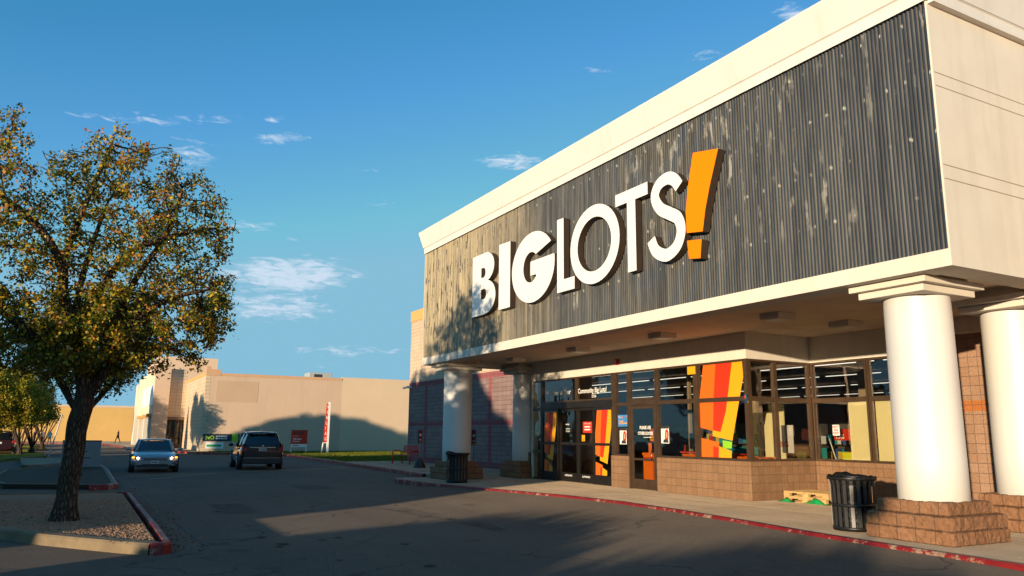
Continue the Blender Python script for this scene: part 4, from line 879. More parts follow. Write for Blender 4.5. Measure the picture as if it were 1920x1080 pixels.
def post(x, y, label):
    r_ = empty('sign_post', label, 'sign post', (x, y, .15), R(30), 'portable bus lane sign posts')
    q = MB(); q.grid([[(.30*math.cos(t_), .30*math.sin(t_), 0) for t_ in np.linspace(0, 6.283, 9)[:-1]], [(.26*math.cos(t_), .26*math.sin(t_), .12) for t_ in np.linspace(0, 6.283, 9)[:-1]], [(.1*math.cos(t_), .1*math.sin(t_), .38) for t_ in np.linspace(0, 6.283, 9)[:-1]], [(0, 0, .42)]*8], closed=True); q.build('weighted_base', BLK, r_)
    q = MB(); q.tube((0, 0, .3), (0, 0, 1.1), .028, n=10); q.build('pole', pm('grey_pole', (.18, .22, .24), .4) if 'grey_pole' not in bpy.data.materials else bpy.data.materials['grey_pole'], r_)
    q = MB(); q.box(-.02, .02, -.12, .12, 1.08, 1.68, 0)
    for a, b_, m in ((1.52, 1.66, 1), (1.40, 1.50, 2), (1.28, 1.38, 1), (1.22, 1.26, 2), (1.16, 1.21, 1), (1.09, 1.15, 3)): q.box(.021, .024, -.10, .08, a, b_, m)
    q.build('sign_plate', [BLK, RED, WHT, YVN], r_)
post(-33.4, 13.65, 'grey pole with red and white sign plate beside the red bench'); post(-28.2, 13.8, 'grey pole with red and white sign plate right of the far column')
def pallet(z, rz, label, x=-12.95, y=15.35):
    r_ = empty('wooden_pallet', label, 'pallet', (x, y, z), rz, 'pine pallets stacked by the bay')
    q = MB()
    for k_ in range(7): q.box(-.6, .6, -.5+k_*.155, -.5+k_*.155+.10, .105, .125)
    q.build('top_boards', WOODP, r_)
    q = MB()
    for y_ in (-.5, -.02, .44):
        for x_ in (-.6, -.08, .44): q.box(x_, x_+.16, y_, y_+.09, .02, .085)
        q.box(-.6, .6, y_, y_+.09, .086, .104)
    q.build('stringers', WOODP, r_); q = MB()
    for k_ in range(4): q.box(-.6, .6, -.5+k_*.3, -.4+k_*.3, 0, .019)
    q.build('bottom_boards', WOODP, r_)
pallet(.151, .0, 'lower pine pallet lying under the other by the bay wall'); pallet(.279, R(4), 'upper pine pallet lying on top of the other by the bay wall')
GF = pm('green_film', (.01, .28, .07), .3, .3, 8, 30, .8, .02)
for i, (x, y, s_) in enumerate(((-13.42, 14.78, .11), (-12.62, 14.86, .17))):
    q = MB(); G = []
    for a in range(9):
        row = []
        for b_ in range(9): row.append((x+(a-4)*s_*.5+random.uniform(-.02, .02), y+(b_-4)*.02+random.uniform(-.02, .02), .16+(1-abs(a-4)/4)*s_*random.uniform(.5, 1.05)*math.sin(math.pi*b_/8)))
        G.append(row)
    q.grid(G); q.build('plastic_film', GF, label=['small crumpled green plastic film under the pallet corner', 'larger crumpled green plastic film in front of the pallets'][i], category='plastic film')
# small security camera on far wall corner
q = MB(); q.box(-42.0, -41.7, 16.2, 16.449, 4.2, 4.32); q.tube((-41.85, 16.2, 4.25), (-41.75, 15.95, 4.18), .06, n=10); q.build('security_camera', WHT, label='small white camera on the far corner of the mauve block wall', category='camera')

# ================================================================ VEHICLES
TYRE = pm('tyre_rubber', (.018, .018, .018), .8, .2); RIM = pm('alloy_rim', (.35, .36, .38), .3, .1, metal=.8)
CGL = pm('car_glass', (.01, .013, .018), .06, .1, 3, 30, 0, 0, spec=.8); LPL = pm('number_plate', (.6, .62, .6), .4, .03)
HL = emi('headlamp_glow', (1, .88, .66), 4); AMB = emi('amber_lamp', (1, .35, .03), 2.2); TAIL = pm('tail_lamp_red', (.35, .005, .01), .15, .05, coat=1)
def paint(n, c): return pm(n, c, .28, .04, 1, 40, 0, 0, metal=.35, spec=.6, coat=.9)
def vehicle(name, label, cat, body, L, W, stations, gh, loc, rz, wheel_r, wheel_x):
    r_ = empty(name, label, cat, loc, rz)
    q = MB(); G = []
    for (x, zb, hwb, zm, hwm, zs, hws, zt) in stations:
        half = [(0, zb), (hwb*.6, zb), (hwb, zb+.03), (hwm-.01, zb+.14), (hwm, zm), (hwm-.015, (zm+zs)/2), (hws, zs), (hws-.10, zt-.015), (hws*.5, zt+.012), (0, zt+.02)]
        ring = [(x, y, z) for y, z in half]+[(x, -y, z) for y, z in half[-2:0:-1]]; G.append(ring)
    q.grid(G, closed=True); q.poly(G[0], 0); q.poly(G[-1][::-1], 0)
    bo = q.build('body', body, r_, recalc=True); sb = bo.modifiers.new('s', 'SUBSURF'); sb.levels = 2; sb.render_levels = 2
    # greenhouse: (x, half width, z) bottom and top loops
    bot, top, roof_z = gh
    q = MB(); nb = len(bot)
    # bot/top lists run from front to rear along one side
    def side(s): return [(x, s*y, z) for x, y, z in bot], [(x, s*y, z) for x, y, z in top]
    for s in (1, -1):
        b_, t_ = side(s); mid = [tuple((Vector(p)*.5+Vector(t)*.5)+Vector((0, s*.02, 0))) for p, t in zip(b_, t_)]; q.grid([b_, mid, t_])
    bl, tl = side(1); br_, tr = side(-1)
    for idx in (0, -1):
        rows_ = []
        for f_ in (0, .5, 1):
            A = Vector(bl[idx]).lerp(Vector(tl[idx]), f_); B = Vector(br_[idx]).lerp(Vector(tr[idx]), f_); row = []
            for g_ in np.linspace(0, 1, 7):
                p_ = A.lerp(B, float(g_)); p_.x += (.10 if idx == 0 else -.07)*(1-(2*g_-1)**2); row.append(tuple(p_))
            rows_.append(row)
        q.grid(rows_)
    q.build('windows', CGL, r_, recalc=True)
    q = MB(); rows_ = []
    for (x, y, z) in top: rows_.append([(x+(.10*(1-(g_)**2) if (x, y, z) == top[0] else (-.07*(1-g_**2) if (x, y, z) == top[-1] else 0)), y*g_*1.01, z+roof_z*(1-g_**2)**.6+.012) for g_ in np.linspace(-1, 1, 11)])
    q.grid(rows_); ro = q.build('roof', body, r_, recalc=True); sd = ro.modifiers.new('t', 'SOLIDIFY'); sd.thickness = .03
    for s in (1, -1):
        b_, t_ = side(s)
        q = MB()
        for i in range(nb):
            p_ = Vector(b_[i]); t2 = Vector(t_[i]); q.tube(p_+Vector((0, s*.012, -.03)), t2+Vector((0, s*.012, .01)), .045 if i in (0, nb-1) else .028, .035 if i in (0, nb-1) else .024, 8)
        for i in range(nb-1): q.tube(Vector(t_[i])+Vector((0, s*.01, .005)), Vector(t_[i+1])+Vector((0, s*.01, .005)), .035, n=8)
        q.build('pillars', body, r_)
    for wx in wheel_x:
        for s in (1, -1):
            y0 = s*(W/2-.20); q = MB(); q.lathe([(.0, 0), (wheel_r+.07, 0), (wheel_r+.07, s*.212), (wheel_r-.01, s*.214)], (wx, y0, wheel_r), 28, axis='y'); q.build('wheel_arch', DKT, r_)
            q = MB(); q.lathe([(wheel_r*.62, 0), (wheel_r*.95, 0), (wheel_r, s*.03), (wheel_r, s*.19), (wheel_r*.95, s*.222), (wheel_r*.66, s*.222)], (wx, y0, wheel_r), 28, axis='y'); wo = q.build('wheel', TYRE, r_)
            q = MB(); q.lathe([(wheel_r*.66, s*.222), (wheel_r*.62, s*.16), (wheel_r*.2, s*.15), (0, s*.16)], (wx, y0, wheel_r), 28, m=1, axis='y')
            for k_ in range(7):
                a = 2*math.pi*k_/7; c_, s2 = math.cos(a), math.sin(a)
                q.tube((wx+.03*c_, y0+s*.2, wheel_r+.03*s2), (wx+wheel_r*.64*c_, y0+s*.218, wheel_r+wheel_r*.64*s2), .022, n=6, m=0)
            q.build('rim', [RIM, DKT], wo)
    return r_
def add(parent, name, mats, fn, **kw):
    q = MB(); fn(q); return q.build(name, mats, parent, **kw)
# silver sedan coming towards the camera (front = +x)
SILV = pm('silver_paint', (.27, .28, .29), .25, .04, 1, 40, 0, 0, metal=.25, coat=.8)
st = [(-2.40, .40, .62, .60, .74, .85, .70, .98), (-2.30, .28, .78, .58, .86, .92, .78, 1.06), (-1.9, .22, .84, .56, .92, .95, .80, 1.08), (-1.3, .20, .86, .56, .93, .96, .80, 1.04), (-.5, .19, .86, .56, .93, .94, .80, .98), (.4, .19, .86, .55, .93, .92, .80, .96), (1.0, .19, .86, .55, .93, .90, .79, .95), (1.5, .20, .85, .55, .92, .84, .77, .91), (1.95, .21, .83, .54, .90, .76, .72, .84), (2.25, .24, .76, .52, .84, .66, .66, .74), (2.38, .30, .62, .46, .70, .58, .55, .64)]
gh = ([(1.02, .70, .94), (.35, .80, .95), (-.55, .80, .96), (-1.5, .74, 1.0), (-1.85, .66, 1.05)], [(.28, .56, 1.37), (.12, .60, 1.40), (-.5, .62, 1.42), (-1.05, .60, 1.39), (-1.3, .54, 1.35)], .05)
st = [(a, b*.92, c, d*.92, e, f*.90, g_, h*.90) for a, b, c, d, e, f, g_, h in st]; gh = ([(x, y, z*.9) for x, y, z in gh[0]], [(x, y, z*.915) for x, y, z in gh[1]], .04)
sed = vehicle('parked_car' if False else 'sedan', 'silver sedan with lit headlights driving towards the store', 'car', SILV, 4.85, 1.85, st, gh, (-37.75, 3.02, 0), R(-3), .33, (1.45, -1.38))
add(sed, 'grille', [DKT, CHROME], lambda q: (q.box(2.30, 2.385, -.42, .42, .50, .585, 0), [q.box(2.385, 2.392, -.40, .40, z, z+.008, 1) for z in (.525, .555)], q.box(2.386, 2.40, -.07, .07, .50, .585, 0), q.box(2.40, 2.408, -.055, -.04, .51, .575, 1), q.box(2.40, 2.408, .04, .055, .51, .575, 1), q.box(2.40, 2.408, -.04, .04, .537, .549, 1)))
add(sed, 'lower_intake', DKT, lambda q: q.box(2.28, 2.40, -.50, .50, .23, .35))
for s in (1, -1):
    o = add(sed, 'headlight', [CGL, CHROME], lambda q: (q.poly([(2.37, s*.44, .52), (2.24, s*.86, .57), (2.12, s*.88, .67), (2.36, s*.46, .60)]), q.box(2.30, 2.40, min(s*.44, s*.54), max(s*.44, s*.54), .51, .535, 1)))
    add(o, 'bulb', HL, lambda q: q.ell((2.33, s*.63, .59), (.04, .05, .04)))
    add(o, 'indicator', AMB, lambda q: q.ell((2.24, s*.80, .61), (.05, .06, .04)))
    add(sed, 'fog_lamp_recess', [DKT, CHROME], lambda q: (q.box(2.2, 2.36, min(s*.58, s*.82), max(s*.58, s*.82), .27, .35, 0), q.box(2.36, 2.365, min(s*.62, s*.75), max(s*.62, s*.75), .30, .33, 1)))
    add(sed, 'mirror', SILV, lambda q: (q.ell((.75, s*1.02, .92), (.07, .11, .06)), q.tube((.78, s*.86, .87), (.75, s*.98, .89), .02)))
add(sed, 'number_plate', [LPL, DKT], lambda q: (q.box(2.40, 2.412, -.16, .16, .36, .48, 0), [q.box(2.413, 2.415, -.13+k_*.045, -.10+k_*.045, .39, .45, 1) for k_ in range(6)]))
# black suv driving away (rear faces the camera, front = +x rotated by pi)
BLKP = pm('black_paint', (.004, .005, .007), .12, .04, 1, 40, 0, 0, spec=.5, coat=1)
st = [(-2.40, .42, .60, .66, .80, .98, .80, 1.06), (-2.36, .30, .80, .66, .90, 1.00, .86, 1.08), (-2.0, .27, .88, .64, .955, 1.0, .88, 1.07), (-1.2, .25, .90, .62, .96, 1.0, .87, 1.05), (0, .24, .90, .60, .96, .99, .86, 1.03), (1.0, .24, .90, .60, .955, .98, .85, 1.03), (1.55, .25, .88, .60, .95, .95, .82, 1.02), (2.0, .27, .85, .58, .92, .88, .76, .96), (2.3, .30, .76, .55, .85, .80, .68, .84), (2.40, .38, .62, .52, .72, .70, .58, .74)]
gh = ([(1.15, .74, 1.02), (.5, .84, 1.03), (-.45, .86, 1.04), (-1.45, .86, 1.06), (-2.30, .78, 1.08)], [(.42, .60, 1.58), (.25, .64, 1.61), (-.5, .66, 1.64), (-1.4, .66, 1.63), (-2.02, .60, 1.58)], .05)
suv = vehicle('suv', 'black suv with red tail lamps driving away past the lawn', 'suv', BLKP, 4.8, 1.93, st, gh, (-38.95, 7.55, 0), R(180-4), .37, (1.48, -1.42))
add(suv, 'rear_trim_strip', CHROME, lambda q: (q.box(-2.42, -2.40, -.55, .55, .98, 1.0), q.box(-2.43, -2.41, -.85, .85, .52, .535), q.ell((-2.43, 0, 1.05), (.01, .045, .035))))
add(suv, 'number_plate', [LPL, DKT], lambda q: (q.box(-2.425, -2.41, -.16, .16, .83, .95, 0), [q.box(-2.43, -2.426, -.13+k_*.045, -.10+k_*.045, .86, .92, 1) for k_ in range(6)]))
add(suv, 'bumper', DKT, lambda q: q.box(-2.41, -2.2, -.82, .82, .26, .48), bevel=.03)
add(suv, 'spoiler', BLKP, lambda q: q.box(-2.22, -1.9, -.58, .58, 1.60, 1.64), bevel=.015)
for s in (1, -1):
    add(suv, 'tail_lamp', TAIL, lambda q: (q.box(-2.40, -2.24, min(s*.80, s*.895), max(s*.80, s*.895), .78, 1.14), q.box(-2.412, -2.38, min(s*.70, s*.80), max(s*.70, s*.80), .78, .95)), bevel=.02)
    add(suv, 'roof_rail', CHROME, lambda q: q.tube((-1.9, s*.6, 1.66), (.1, s*.6, 1.67), .016))
    add(suv, 'mirror', BLKP, lambda q: (q.ell((.85, s*1.06, 1.08), (.08, .12, .09)), q.tube((.88, s*.9, 1.03), (.85, s*1.0, 1.05), .025)))
add(suv, 'antenna_fin', BLKP, lambda q: q.box(-1.72, -1.58, -.018, .018, 1.68, 1.78), bevel=.01)
# parked cars at the far left
REDP = paint('maroon_paint', (.035, .006, .008)); 
def parked(loc, rz, label, pmat):
    st = [(-2.35, .42, .60, .62, .78, .92, .78, 1.0), (-2.3, .3, .78, .62, .87, .96, .84, 1.04), (-1.8, .26, .86, .6, .92, .97, .85, 1.04), (0, .24, .88, .58, .93, .96, .84, 1.0), (1.2, .24, .86, .58, .92, .94, .82, .99), (1.9, .27, .82, .56, .89, .84, .74, .92), (2.3, .32, .70, .52, .78, .72, .6, .78)]
    gh = ([(1.1, .72, .99), (.45, .82, 1.0), (-.45, .83, 1.01), (-1.4, .83, 1.02), (-2.2, .76, 1.04)], [(.4, .58, 1.50), (.2, .62, 1.53), (-.5, .64, 1.55), (-1.3, .64, 1.54), (-1.85, .58, 1.50)], .05)
    v = vehicle('parked_car', label, 'car', pmat, 4.65, 1.86, st, gh, loc, rz, .34, (1.4, -1.38))
    for s in (1, -1): add(v, 'tail_lamp', TAIL, lambda q: q.box(-2.36, -2.2, min(s*.72, s*.88), max(s*.72, s*.88), .82, 1.0), bevel=.02)
    add(v, 'number_plate', LPL, lambda q: q.box(-2.38, -2.35, -.16, .16, .78, .9))
    return v
parked((-63.3, -4.35, .0), R(180), 'maroon parked car at the left edge beyond the island trees', REDP)
parked((-78, -6.9, .0), R(176), 'silver parked car behind the maroon one', SILV)

# ================================================================ PEOPLE
def person(loc, rz, label, shirt, pants, skin, hair, step=.25, arm=.15, group=None):
    v = []; e = []; r = []
    def J(p, rad, parent=None):
        v.append(p); r.append(rad)
        if parent is not None: e.append((parent, len(v)-1))
        return len(v)-1
    pel = J((0, 0, .93), .13); sp1 = J((0, 0, 1.12), .125, pel); ch = J((.01, 0, 1.32), .15, sp1); nk = J((.02, 0, 1.47), .06, ch); hd0 = J((.04, 0, 1.56), .085, nk); J((.045, 0, 1.66), .095, hd0)
    for s, st_ in ((1, step), (-1, -step)):
        hp = J((0, s*.09, .88), .10, pel); kn = J((st_*.55+.03, s*.10, .48), .065, hp); an = J((st_-.02*(st_ > 0), s*.10, .10), .045, kn); J((st_+.15, s*.11, .04), .04, an)
        sh = J((.0, s*.18, 1.40), .065, ch); el_ = J((-st_*.3, s*.24, 1.14), .045, sh); wr = J((-st_*.3+arm, s*.25, .90), .032, el_); J((-st_*.3+arm+.05, s*.25, .81), .03, wr)
    me = bpy.data.meshes.new('person'); me.from_pydata(v, e, []); o = bpy.data.objects.new('person', me); COL.objects.link(o)
    md = o.modifiers.new('k', 'SKIN'); o.modifiers.new('s', 'SUBSURF').render_levels = 1
    for i, rad in enumerate(r): me.skin_vertices[0].data[i].radius = (rad, rad)
    me.skin_vertices[0].data[0].use_root = True
    m, t, b = mat_base('person_clothes'); tcn = t.nodes.new('ShaderNodeTexCoord'); s_ = t.nodes.new('ShaderNodeSeparateXYZ'); t.links.new(tcn.outputs['Object'], s_.inputs[0]); z = s_.outputs[2]
    c = mixc(t, mth('GREATER_THAN', z, .98, tree=t), pants, shirt); c = mixc(t, mth('GREATER_THAN', z, 1.47, tree=t), c, skin); c = mixc(t, mth('GREATER_THAN', mth('SUBTRACT', z, mth('MULTIPLY', s_.outputs[0], .9, tree=t), tree=t), 1.62, tree=t), c, hair); c = mixc(t, mth('LESS_THAN', z, .07, tree=t), c, (.02, .02, .02))
    t.links.new(c, b.inputs['Base Color']); b.inputs['Roughness'].default_value = .85; me.materials.append(m)
    o.location = loc; o.rotation_euler = (0, 0, rz); o['label'] = label; o['category'] = 'person'
    if group: o['group'] = group
    return o
SK = (.42, .24, .16); HR = (.03, .02, .015)
person((-111, 4.6, .14), R(250), 'person in dark clothes walking in front of the ochre wall', (.02, .02, .03), (.015, .015, .02), SK, HR, .3)
for i, (x, y, a, sh_, lb) in enumerate(((-100, -2.55, 30, (.05, .35, .5), 'person in teal shirt at the right of the small group far down the lane'), (-101, -3.25, 200, (.5, .5, .5), 'person in white shirt in the middle of the small group'), (-102, -4.1, 90, (.02, .02, .03), 'person in black shirt left of the person in white'), (-103, -6.6, 60, (.04, .25, .55), 'person in blue shirt apart from the small group'))):
    person((x, y, .0), R(a), lb, sh_, (.10, .06, .04), SK, HR, .12, group='people gathered far down the lane')

# ================================================================ TREES
def bark_mat(name, c1, c2, sc_=1.):
    m, t, b = mat_base(name); tcn = t.nodes.new('ShaderNodeTexCoord'); mp = t.nodes.new('ShaderNodeMapping'); mp.inputs['Scale'].default_value = (22*sc_, 22*sc_, 6*sc_); t.links.new(tcn.outputs['Object'], mp.inputs[0])
    vo = t.nodes.new('ShaderNodeTexVoronoi'); vo.feature = 'DISTANCE_TO_EDGE'; vo.inputs['Scale'].default_value = 1
    wv = t.nodes.new('ShaderNodeVectorMath'); wv.operation = 'ADD'; nn = t.nodes.new('ShaderNodeTexNoise'); nn.inputs['Scale'].default_value = 5; t.links.new(tcn.outputs['Object'], nn.inputs['Vector'])
    t.links.new(mp.outputs[0], wv.inputs[0]); t.links.new(nn.outputs['Color'], wv.inputs[1]); t.links.new(wv.outputs[0], vo.inputs['Vector'])
    h = rng_(t, vo.outputs['Distance'], 0, .35); c = mixc(t, h, c1, c2); c = mixc(t, rng_(t, noise(t, 3, 5), .45, .7, 0, .7), c, tuple(x*.55 for x in c2))
    t.links.new(c, b.inputs['Base Color']); b.inputs['Roughness'].default_value = .95; b.inputs['Specular IOR Level'].default_value = .15; bump(t, b, h, 1., .035); return m
BARK = bark_mat('oak_bark', (.022, .015, .011), (.19, .13, .09))
def leaf_mat(name, cols, trans=.3):
    m = bpy.data.materials.new(name); m.use_nodes = True; t = m.node_tree; t.nodes.clear(); o = t.nodes.new('ShaderNodeOutputMaterial')
    g_ = t.nodes.new('ShaderNodeNewGeometry'); rp = t.nodes.new('ShaderNodeValToRGB'); rp.color_ramp.interpolation = 'CONSTANT'
    # mix of per-leaf random and large clump noise
    ln = noise(t, .9, 2, .5); v = mth('ADD', mth('MULTIPLY', g_.outputs['Random Per Island'], .72, tree=t), mth('MULTIPLY', rng_(t, ln, .35, .65), .28, tree=t), tree=t)
    t.links.new(v, rp.inputs[0]); els = rp.color_ramp.elements
    while len(els) > 1: els.remove(els[-1])
    els[0].position = 0; els[0].color = (*cols[0][1], 1)
    for p_, c in cols[1:]: e_ = els.new(p_); e_.color = (*c, 1)
    d = t.nodes.new('ShaderNodeBsdfPrincipled'); d.inputs['Roughness'].default_value = .5; d.inputs['Specular IOR Level'].default_value = .35; t.links.new(rp.outputs[0], d.inputs['Base Color'])
    tr = t.nodes.new('ShaderNodeBsdfTranslucent'); t.links.new(rp.outputs[0], tr.inputs[0]); mx_ = t.nodes.new('ShaderNodeMixShader'); mx_.inputs[0].default_value = trans
    t.links.new(d.outputs[0], mx_.inputs[1]); t.links.new(tr.outputs[0], mx_.inputs[2]); t.links.new(mx_.outputs[0], o.inputs[0]); return m
LEAF1 = leaf_mat('autumn_leaf', [(0, (.03, .055, .008)), (.22, (.08, .11, .012)), (.40, (.24, .22, .015)), (.56, (.50, .33, .02)), (.72, (.42, .15, .02)), (.88, (.20, .06, .015))])
LEAF2 = leaf_mat('yellow_green_leaf', [(0, (.08, .11, .01)), (.25, (.24, .23, .015)), (.55, (.46, .34, .02)), (.85, (.36, .16, .02))])
LEAF3 = leaf_mat('dark_green_leaf', [(0, (.02, .035, .008)), (.5, (.04, .06, .012)), (.8, (.07, .07, .015))])
def tube_mesh(nodes, par, rad, name, mat_, parent, kmin=0.004, curve=True):
    """nodes Nx3, par parent idx, rad; one continuous-looking skin made of per-edge frusta with shared ring directions"""
    q = MB(); kids = [[] for _ in nodes]
    for i, p_ in enumerate(par):
        if p_ >= 0: kids[p_].append(i)
    V = []; F = []
    def ring(c, d, r, n):
        a = d.orthogonal().normalized(); b_ = d.cross(a); b0 = len(V)
        for k_ in range(n): t_ = 2*math.pi*k_/n; V.append(tuple(c+(a*math.cos(t_)+b_*math.sin(t_))*r))
        return b0
    # chains
    stack = [0]; chains = []
    def follow(start, first):
        ch = [start, first]; cur = first
        while kids[cur]:
            ks = sorted(kids[cur], key=lambda j: -rad[j])
            for o_ in ks[1:]: pend.append((cur, o_))
            cur = ks[0]; ch.append(cur)
        return ch
    pend = [(0, k_) for k_ in kids[0]]
    while pend:
        s_, f_ = pend.pop(); chains.append(follow(s_, f_))
    for ch in chains:
        rs_ = [rad[j] for j in ch]; rs_[0] = min(rs_[0], rad[ch[1]]*1.25) if ch[0] != 0 else rs_[0]
        n = 14 if max(rs_) > .12 else (8 if max(rs_) > .04 else (5 if max(rs_) > .012 else 3))
        prev = None; a = None
        for j, idx in enumerate(ch):
            c = Vector(nodes[idx]); d = (Vector(nodes[ch[min(j+1, len(ch)-1)]])-Vector(nodes[ch[max(j-1, 0)]])).normalized()
            if a is None: a = d.orthogonal().normalized()
            else: a = (a-d*a.dot(d)); a = a.normalized() if a.length > 1e-5 else d.orthogonal().normalized()
            b_ = d.cross(a); b0 = len(V)
            for k_ in range(n):
                t_ = 2*math.pi*k_/n; lump = 1+(.07*math.sin(3*t_+j*.7)+.05*math.sin(5*t_-j) if rs_[j] > .12 else 0); V.append(tuple(c+(a*math.cos(t_)+b_*math.sin(t_))*rs_[j]*lump))
            if prev is not None:
                for k_ in range(n): k2 = (k_+1) % n; F.append((prev+k_, prev+k2, b0+k2, b0+k_))
            prev = b0
    me = bpy.data.meshes.new(name); me.from_pydata(V, [], F); me.materials.append(mat_); me.polygons.foreach_set('use_smooth', [True]*len(F)); me.update()
    o = bpy.data.objects.new(name, me); COL.objects.link(o); o.parent = parent; return o
def leaves_mesh(P, D, size, name, mat_, parent, droop=.3):
    n = len(P); a = rng.normal(size=(n, 3)); a /= np.linalg.norm(a, axis=1)[:, None]; a[:, 2] -= droop; a /= np.linalg.norm(a, axis=1)[:, None]
    b = rng.normal(size=(n, 3)); b -= (b*a).sum(1)[:, None]*a; b /= np.linalg.norm(b, axis=1)[:, None]
    nn = np.cross(a, b); s = size*rng.uniform(.5, 1.55, n)[:, None]
    v = np.empty((n, 4, 3)); v[:, 0] = P; v[:, 1] = P+a*s*.5+b*s*.33+nn*s*.1; v[:, 2] = P+a*s; v[:, 3] = P+a*s*.5-b*s*.33+nn*s*.1
    me = bpy.data.meshes.new(name); me.vertices.add(n*4); me.vertices.foreach_set('co', v.reshape(-1)); me.loops.add(n*4); me.loops.foreach_set('vertex_index', np.arange(n*4)); me.polygons.add(n); me.polygons.foreach_set('loop_start', np.arange(n)*4); me.polygons.foreach_set('loop_total', np.full(n, 4)); me.update(calc_edges=True); me.materials.append(mat_)
    o = bpy.data.objects.new(name, me); COL.objects.link(o); o.parent = parent; return o
def ellipsoids(E, n, clump=None):
    w_ = np.array([e[3]*e[4]*e[5] for e in E]); w_ = w_/w_.sum(); out = []
    for (cx, cy, cz, rx, ry, rz), f in zip(E, w_):
        k = int(n*f); u = rng.normal(size=(k, 3)); u /= np.linalg.norm(u, axis=1)[:, None]; rr = rng.uniform(0, 1, k)**(1/2.4); out.append(np.array([cx, cy, cz])+u*rr[:, None]*np.array([rx, ry, rz]))
    return np.concatenate(out)
def grow(limbs, attr, step=.16, di=1.6, dk=.30, iters=120, jit=.12):
    nodes = [tuple(limbs[0][0])]; par = [-1]
    for lb in limbs:
        d2 = [math.dist(lb[0], q) for q in nodes]; cur = int(np.argmin(d2))
        for p_ in crom3(lb)[1:]: nodes.append(tuple(p_)); par.append(cur); cur = len(nodes)-1
    nodes = [np.array(q, float) for q in nodes]; A = attr.copy()
    Nn = np.array(nodes)
    D = np.linalg.norm(A[:, None]-Nn[None], axis=2); best = D.argmin(1); bd = D.min(1)
    for it in range(iters):
        act = bd < di
        if not act.any(): break
        idx = best[act]; dirs = A[act]-Nn[idx]; dirs /= np.linalg.norm(dirs, axis=1)[:, None]
        acc = {}
        for i, d in zip(idx, dirs): acc.setdefault(int(i), []).append(d)
        new = []
        for i, ds in acc.items():
            d = np.mean(ds, 0)+rng.normal(0, jit, 3); d /= np.linalg.norm(d)+1e-9; q = Nn[i]+d*step
            new.append((q, i))
        b0 = len(Nn); NN = np.array([q for q, _ in new]); par += [i for _, i in new]; Nn = np.concatenate([Nn, NN])
        Dn = np.linalg.norm(A[:, None]-NN[None], axis=2); m_ = Dn.argmin(1); md = Dn.min(1); up_ = md < bd; best[up_] = b0+m_[up_]; bd[up_] = md[up_]
        keep = bd > dk; A = A[keep]; best = best[keep]; bd = bd[keep]
        if len(A) == 0: break
    return Nn, par
def crom3(P_, n=5):
    out = []
    for i in range(len(P_)-1):
        p0 = Vector(P_[max(0, i-1)]); p1 = Vector(P_[i]); p2 = Vector(P_[i+1]); p3 = Vector(P_[min(len(P_)-1, i+2)])
        for j in range(n):
            t = j/n; out.append(.5*((2*p1)+(p2-p0)*t+(2*p0-5*p1+4*p2-p3)*t*t+(3*p1-p0-3*p2+p3)*t**3))
    return out+[Vector(P_[-1])]
def radii(par, n, tip, expo, base):
    r = np.zeros(n); k = [0.]*n; 
    for i in range(n-1, 0, -1):
        if k[i] == 0: k[i] = tip**expo
        k[par[i]] += k[i]
    r = np.array(k)**(1/expo); r = np.minimum(r*base/r[0], base); return np.maximum(r, tip)
def make_tree(name, label, loc, limbs, E, nattr, nleaf, lsize, lm, base, tip=.004, expo=2.2, step=.16, di=1.6, dk=.3, bark=None, group=None, flare=True, spread=.11, minr=.02, bottom=None, low=1., clump=1.):
    root = empty(name, label, 'tree', loc, 0, group)
    attr = ellipsoids(E, nattr)
    Nn, par = grow(limbs, attr, step, di, dk)
    rd = radii(par, len(Nn), tip, expo, base)
    if flare:
        for i, q in enumerate(Nn):
            if q[2] < .5 and rd[i] > base*.4: rd[i] *= 1+.45*(1-q[2]/.5)**2
    if minr: 
        # thicken the trunk run so it does not taper too quickly
        pass
    tube_mesh([Vector(q) for q in Nn], par, rd, 'trunk', bark or BARK, root)
    thin = np.where(rd < minr)[0]; thin = rng.choice(thin, int(len(thin)*clump), replace=False); wz = np.where(Nn[thin, 2] < (bottom or 0), low, 1.); pk = rng.choice(thin, nleaf, p=wz/wz.sum()); pr = np.array([par[i] if par[i] >= 0 else 0 for i in pk]); t_ = rng.uniform(0, 1, nleaf)[:, None]
    P = Nn[pk]*t_+Nn[pr]*(1-t_)+rng.normal(0, spread, (nleaf, 3))
    leaves_mesh(P, None, lsize, 'crown', lm, root)
    return root
# the foreground tree, measured limb by limb (metres from its base)
limbs = [[(0, -.02, 0), (0, 0, .7), (0, .02, 1.4), (.02, .08, 2.0), (.03, .04, 2.6), (.02, -.12, 3.1)],
         [(.02, -.12, 3.1), (.1, -.4, 3.8), (.15, -.5, 4.4), (.2, -.9, 5.0), (.1, -1.5, 5.5), (-.1, -2.2, 6.2)],
         [(.02, .08, 2.0), (.1, .36, 2.6), (.1, .42, 3.1), (0, .5, 3.7), (-.2, .8, 4.5), (-.3, 1.2, 5.3), (-.4, 1.4, 6.2)],
         [(.02, -.12, 3.1), (.25, .05, 3.7), (.35, .35, 4.4), (.4, .7, 4.8), (.5, 1.3, 5.1), (.5, 1.9, 5.3)],
         [(.1, .42, 3.1), (.3, .75, 3.5), (.5, 1.3, 3.9), (.6, 1.9, 4.1)],
         [(.03, .04, 2.6), (-.1, -.5, 2.95), (-.2, -1.1, 3.4), (-.1, -1.8, 4.0), (0, -2.6, 4.6)],
         [(.02, -.12, 3.1), (-.4, -.2, 3.8), (-.8, -.1, 4.8), (-.9, .1, 5.8)],
         [(.15, -.5, 4.4), (.3, -.3, 5.2), (.4, -.1, 6.0), (.3, .1, 6.7)],
         [(0, .5, 3.7), (-.6, .9, 3.9), (-1.3, 1.3, 4.4)]]
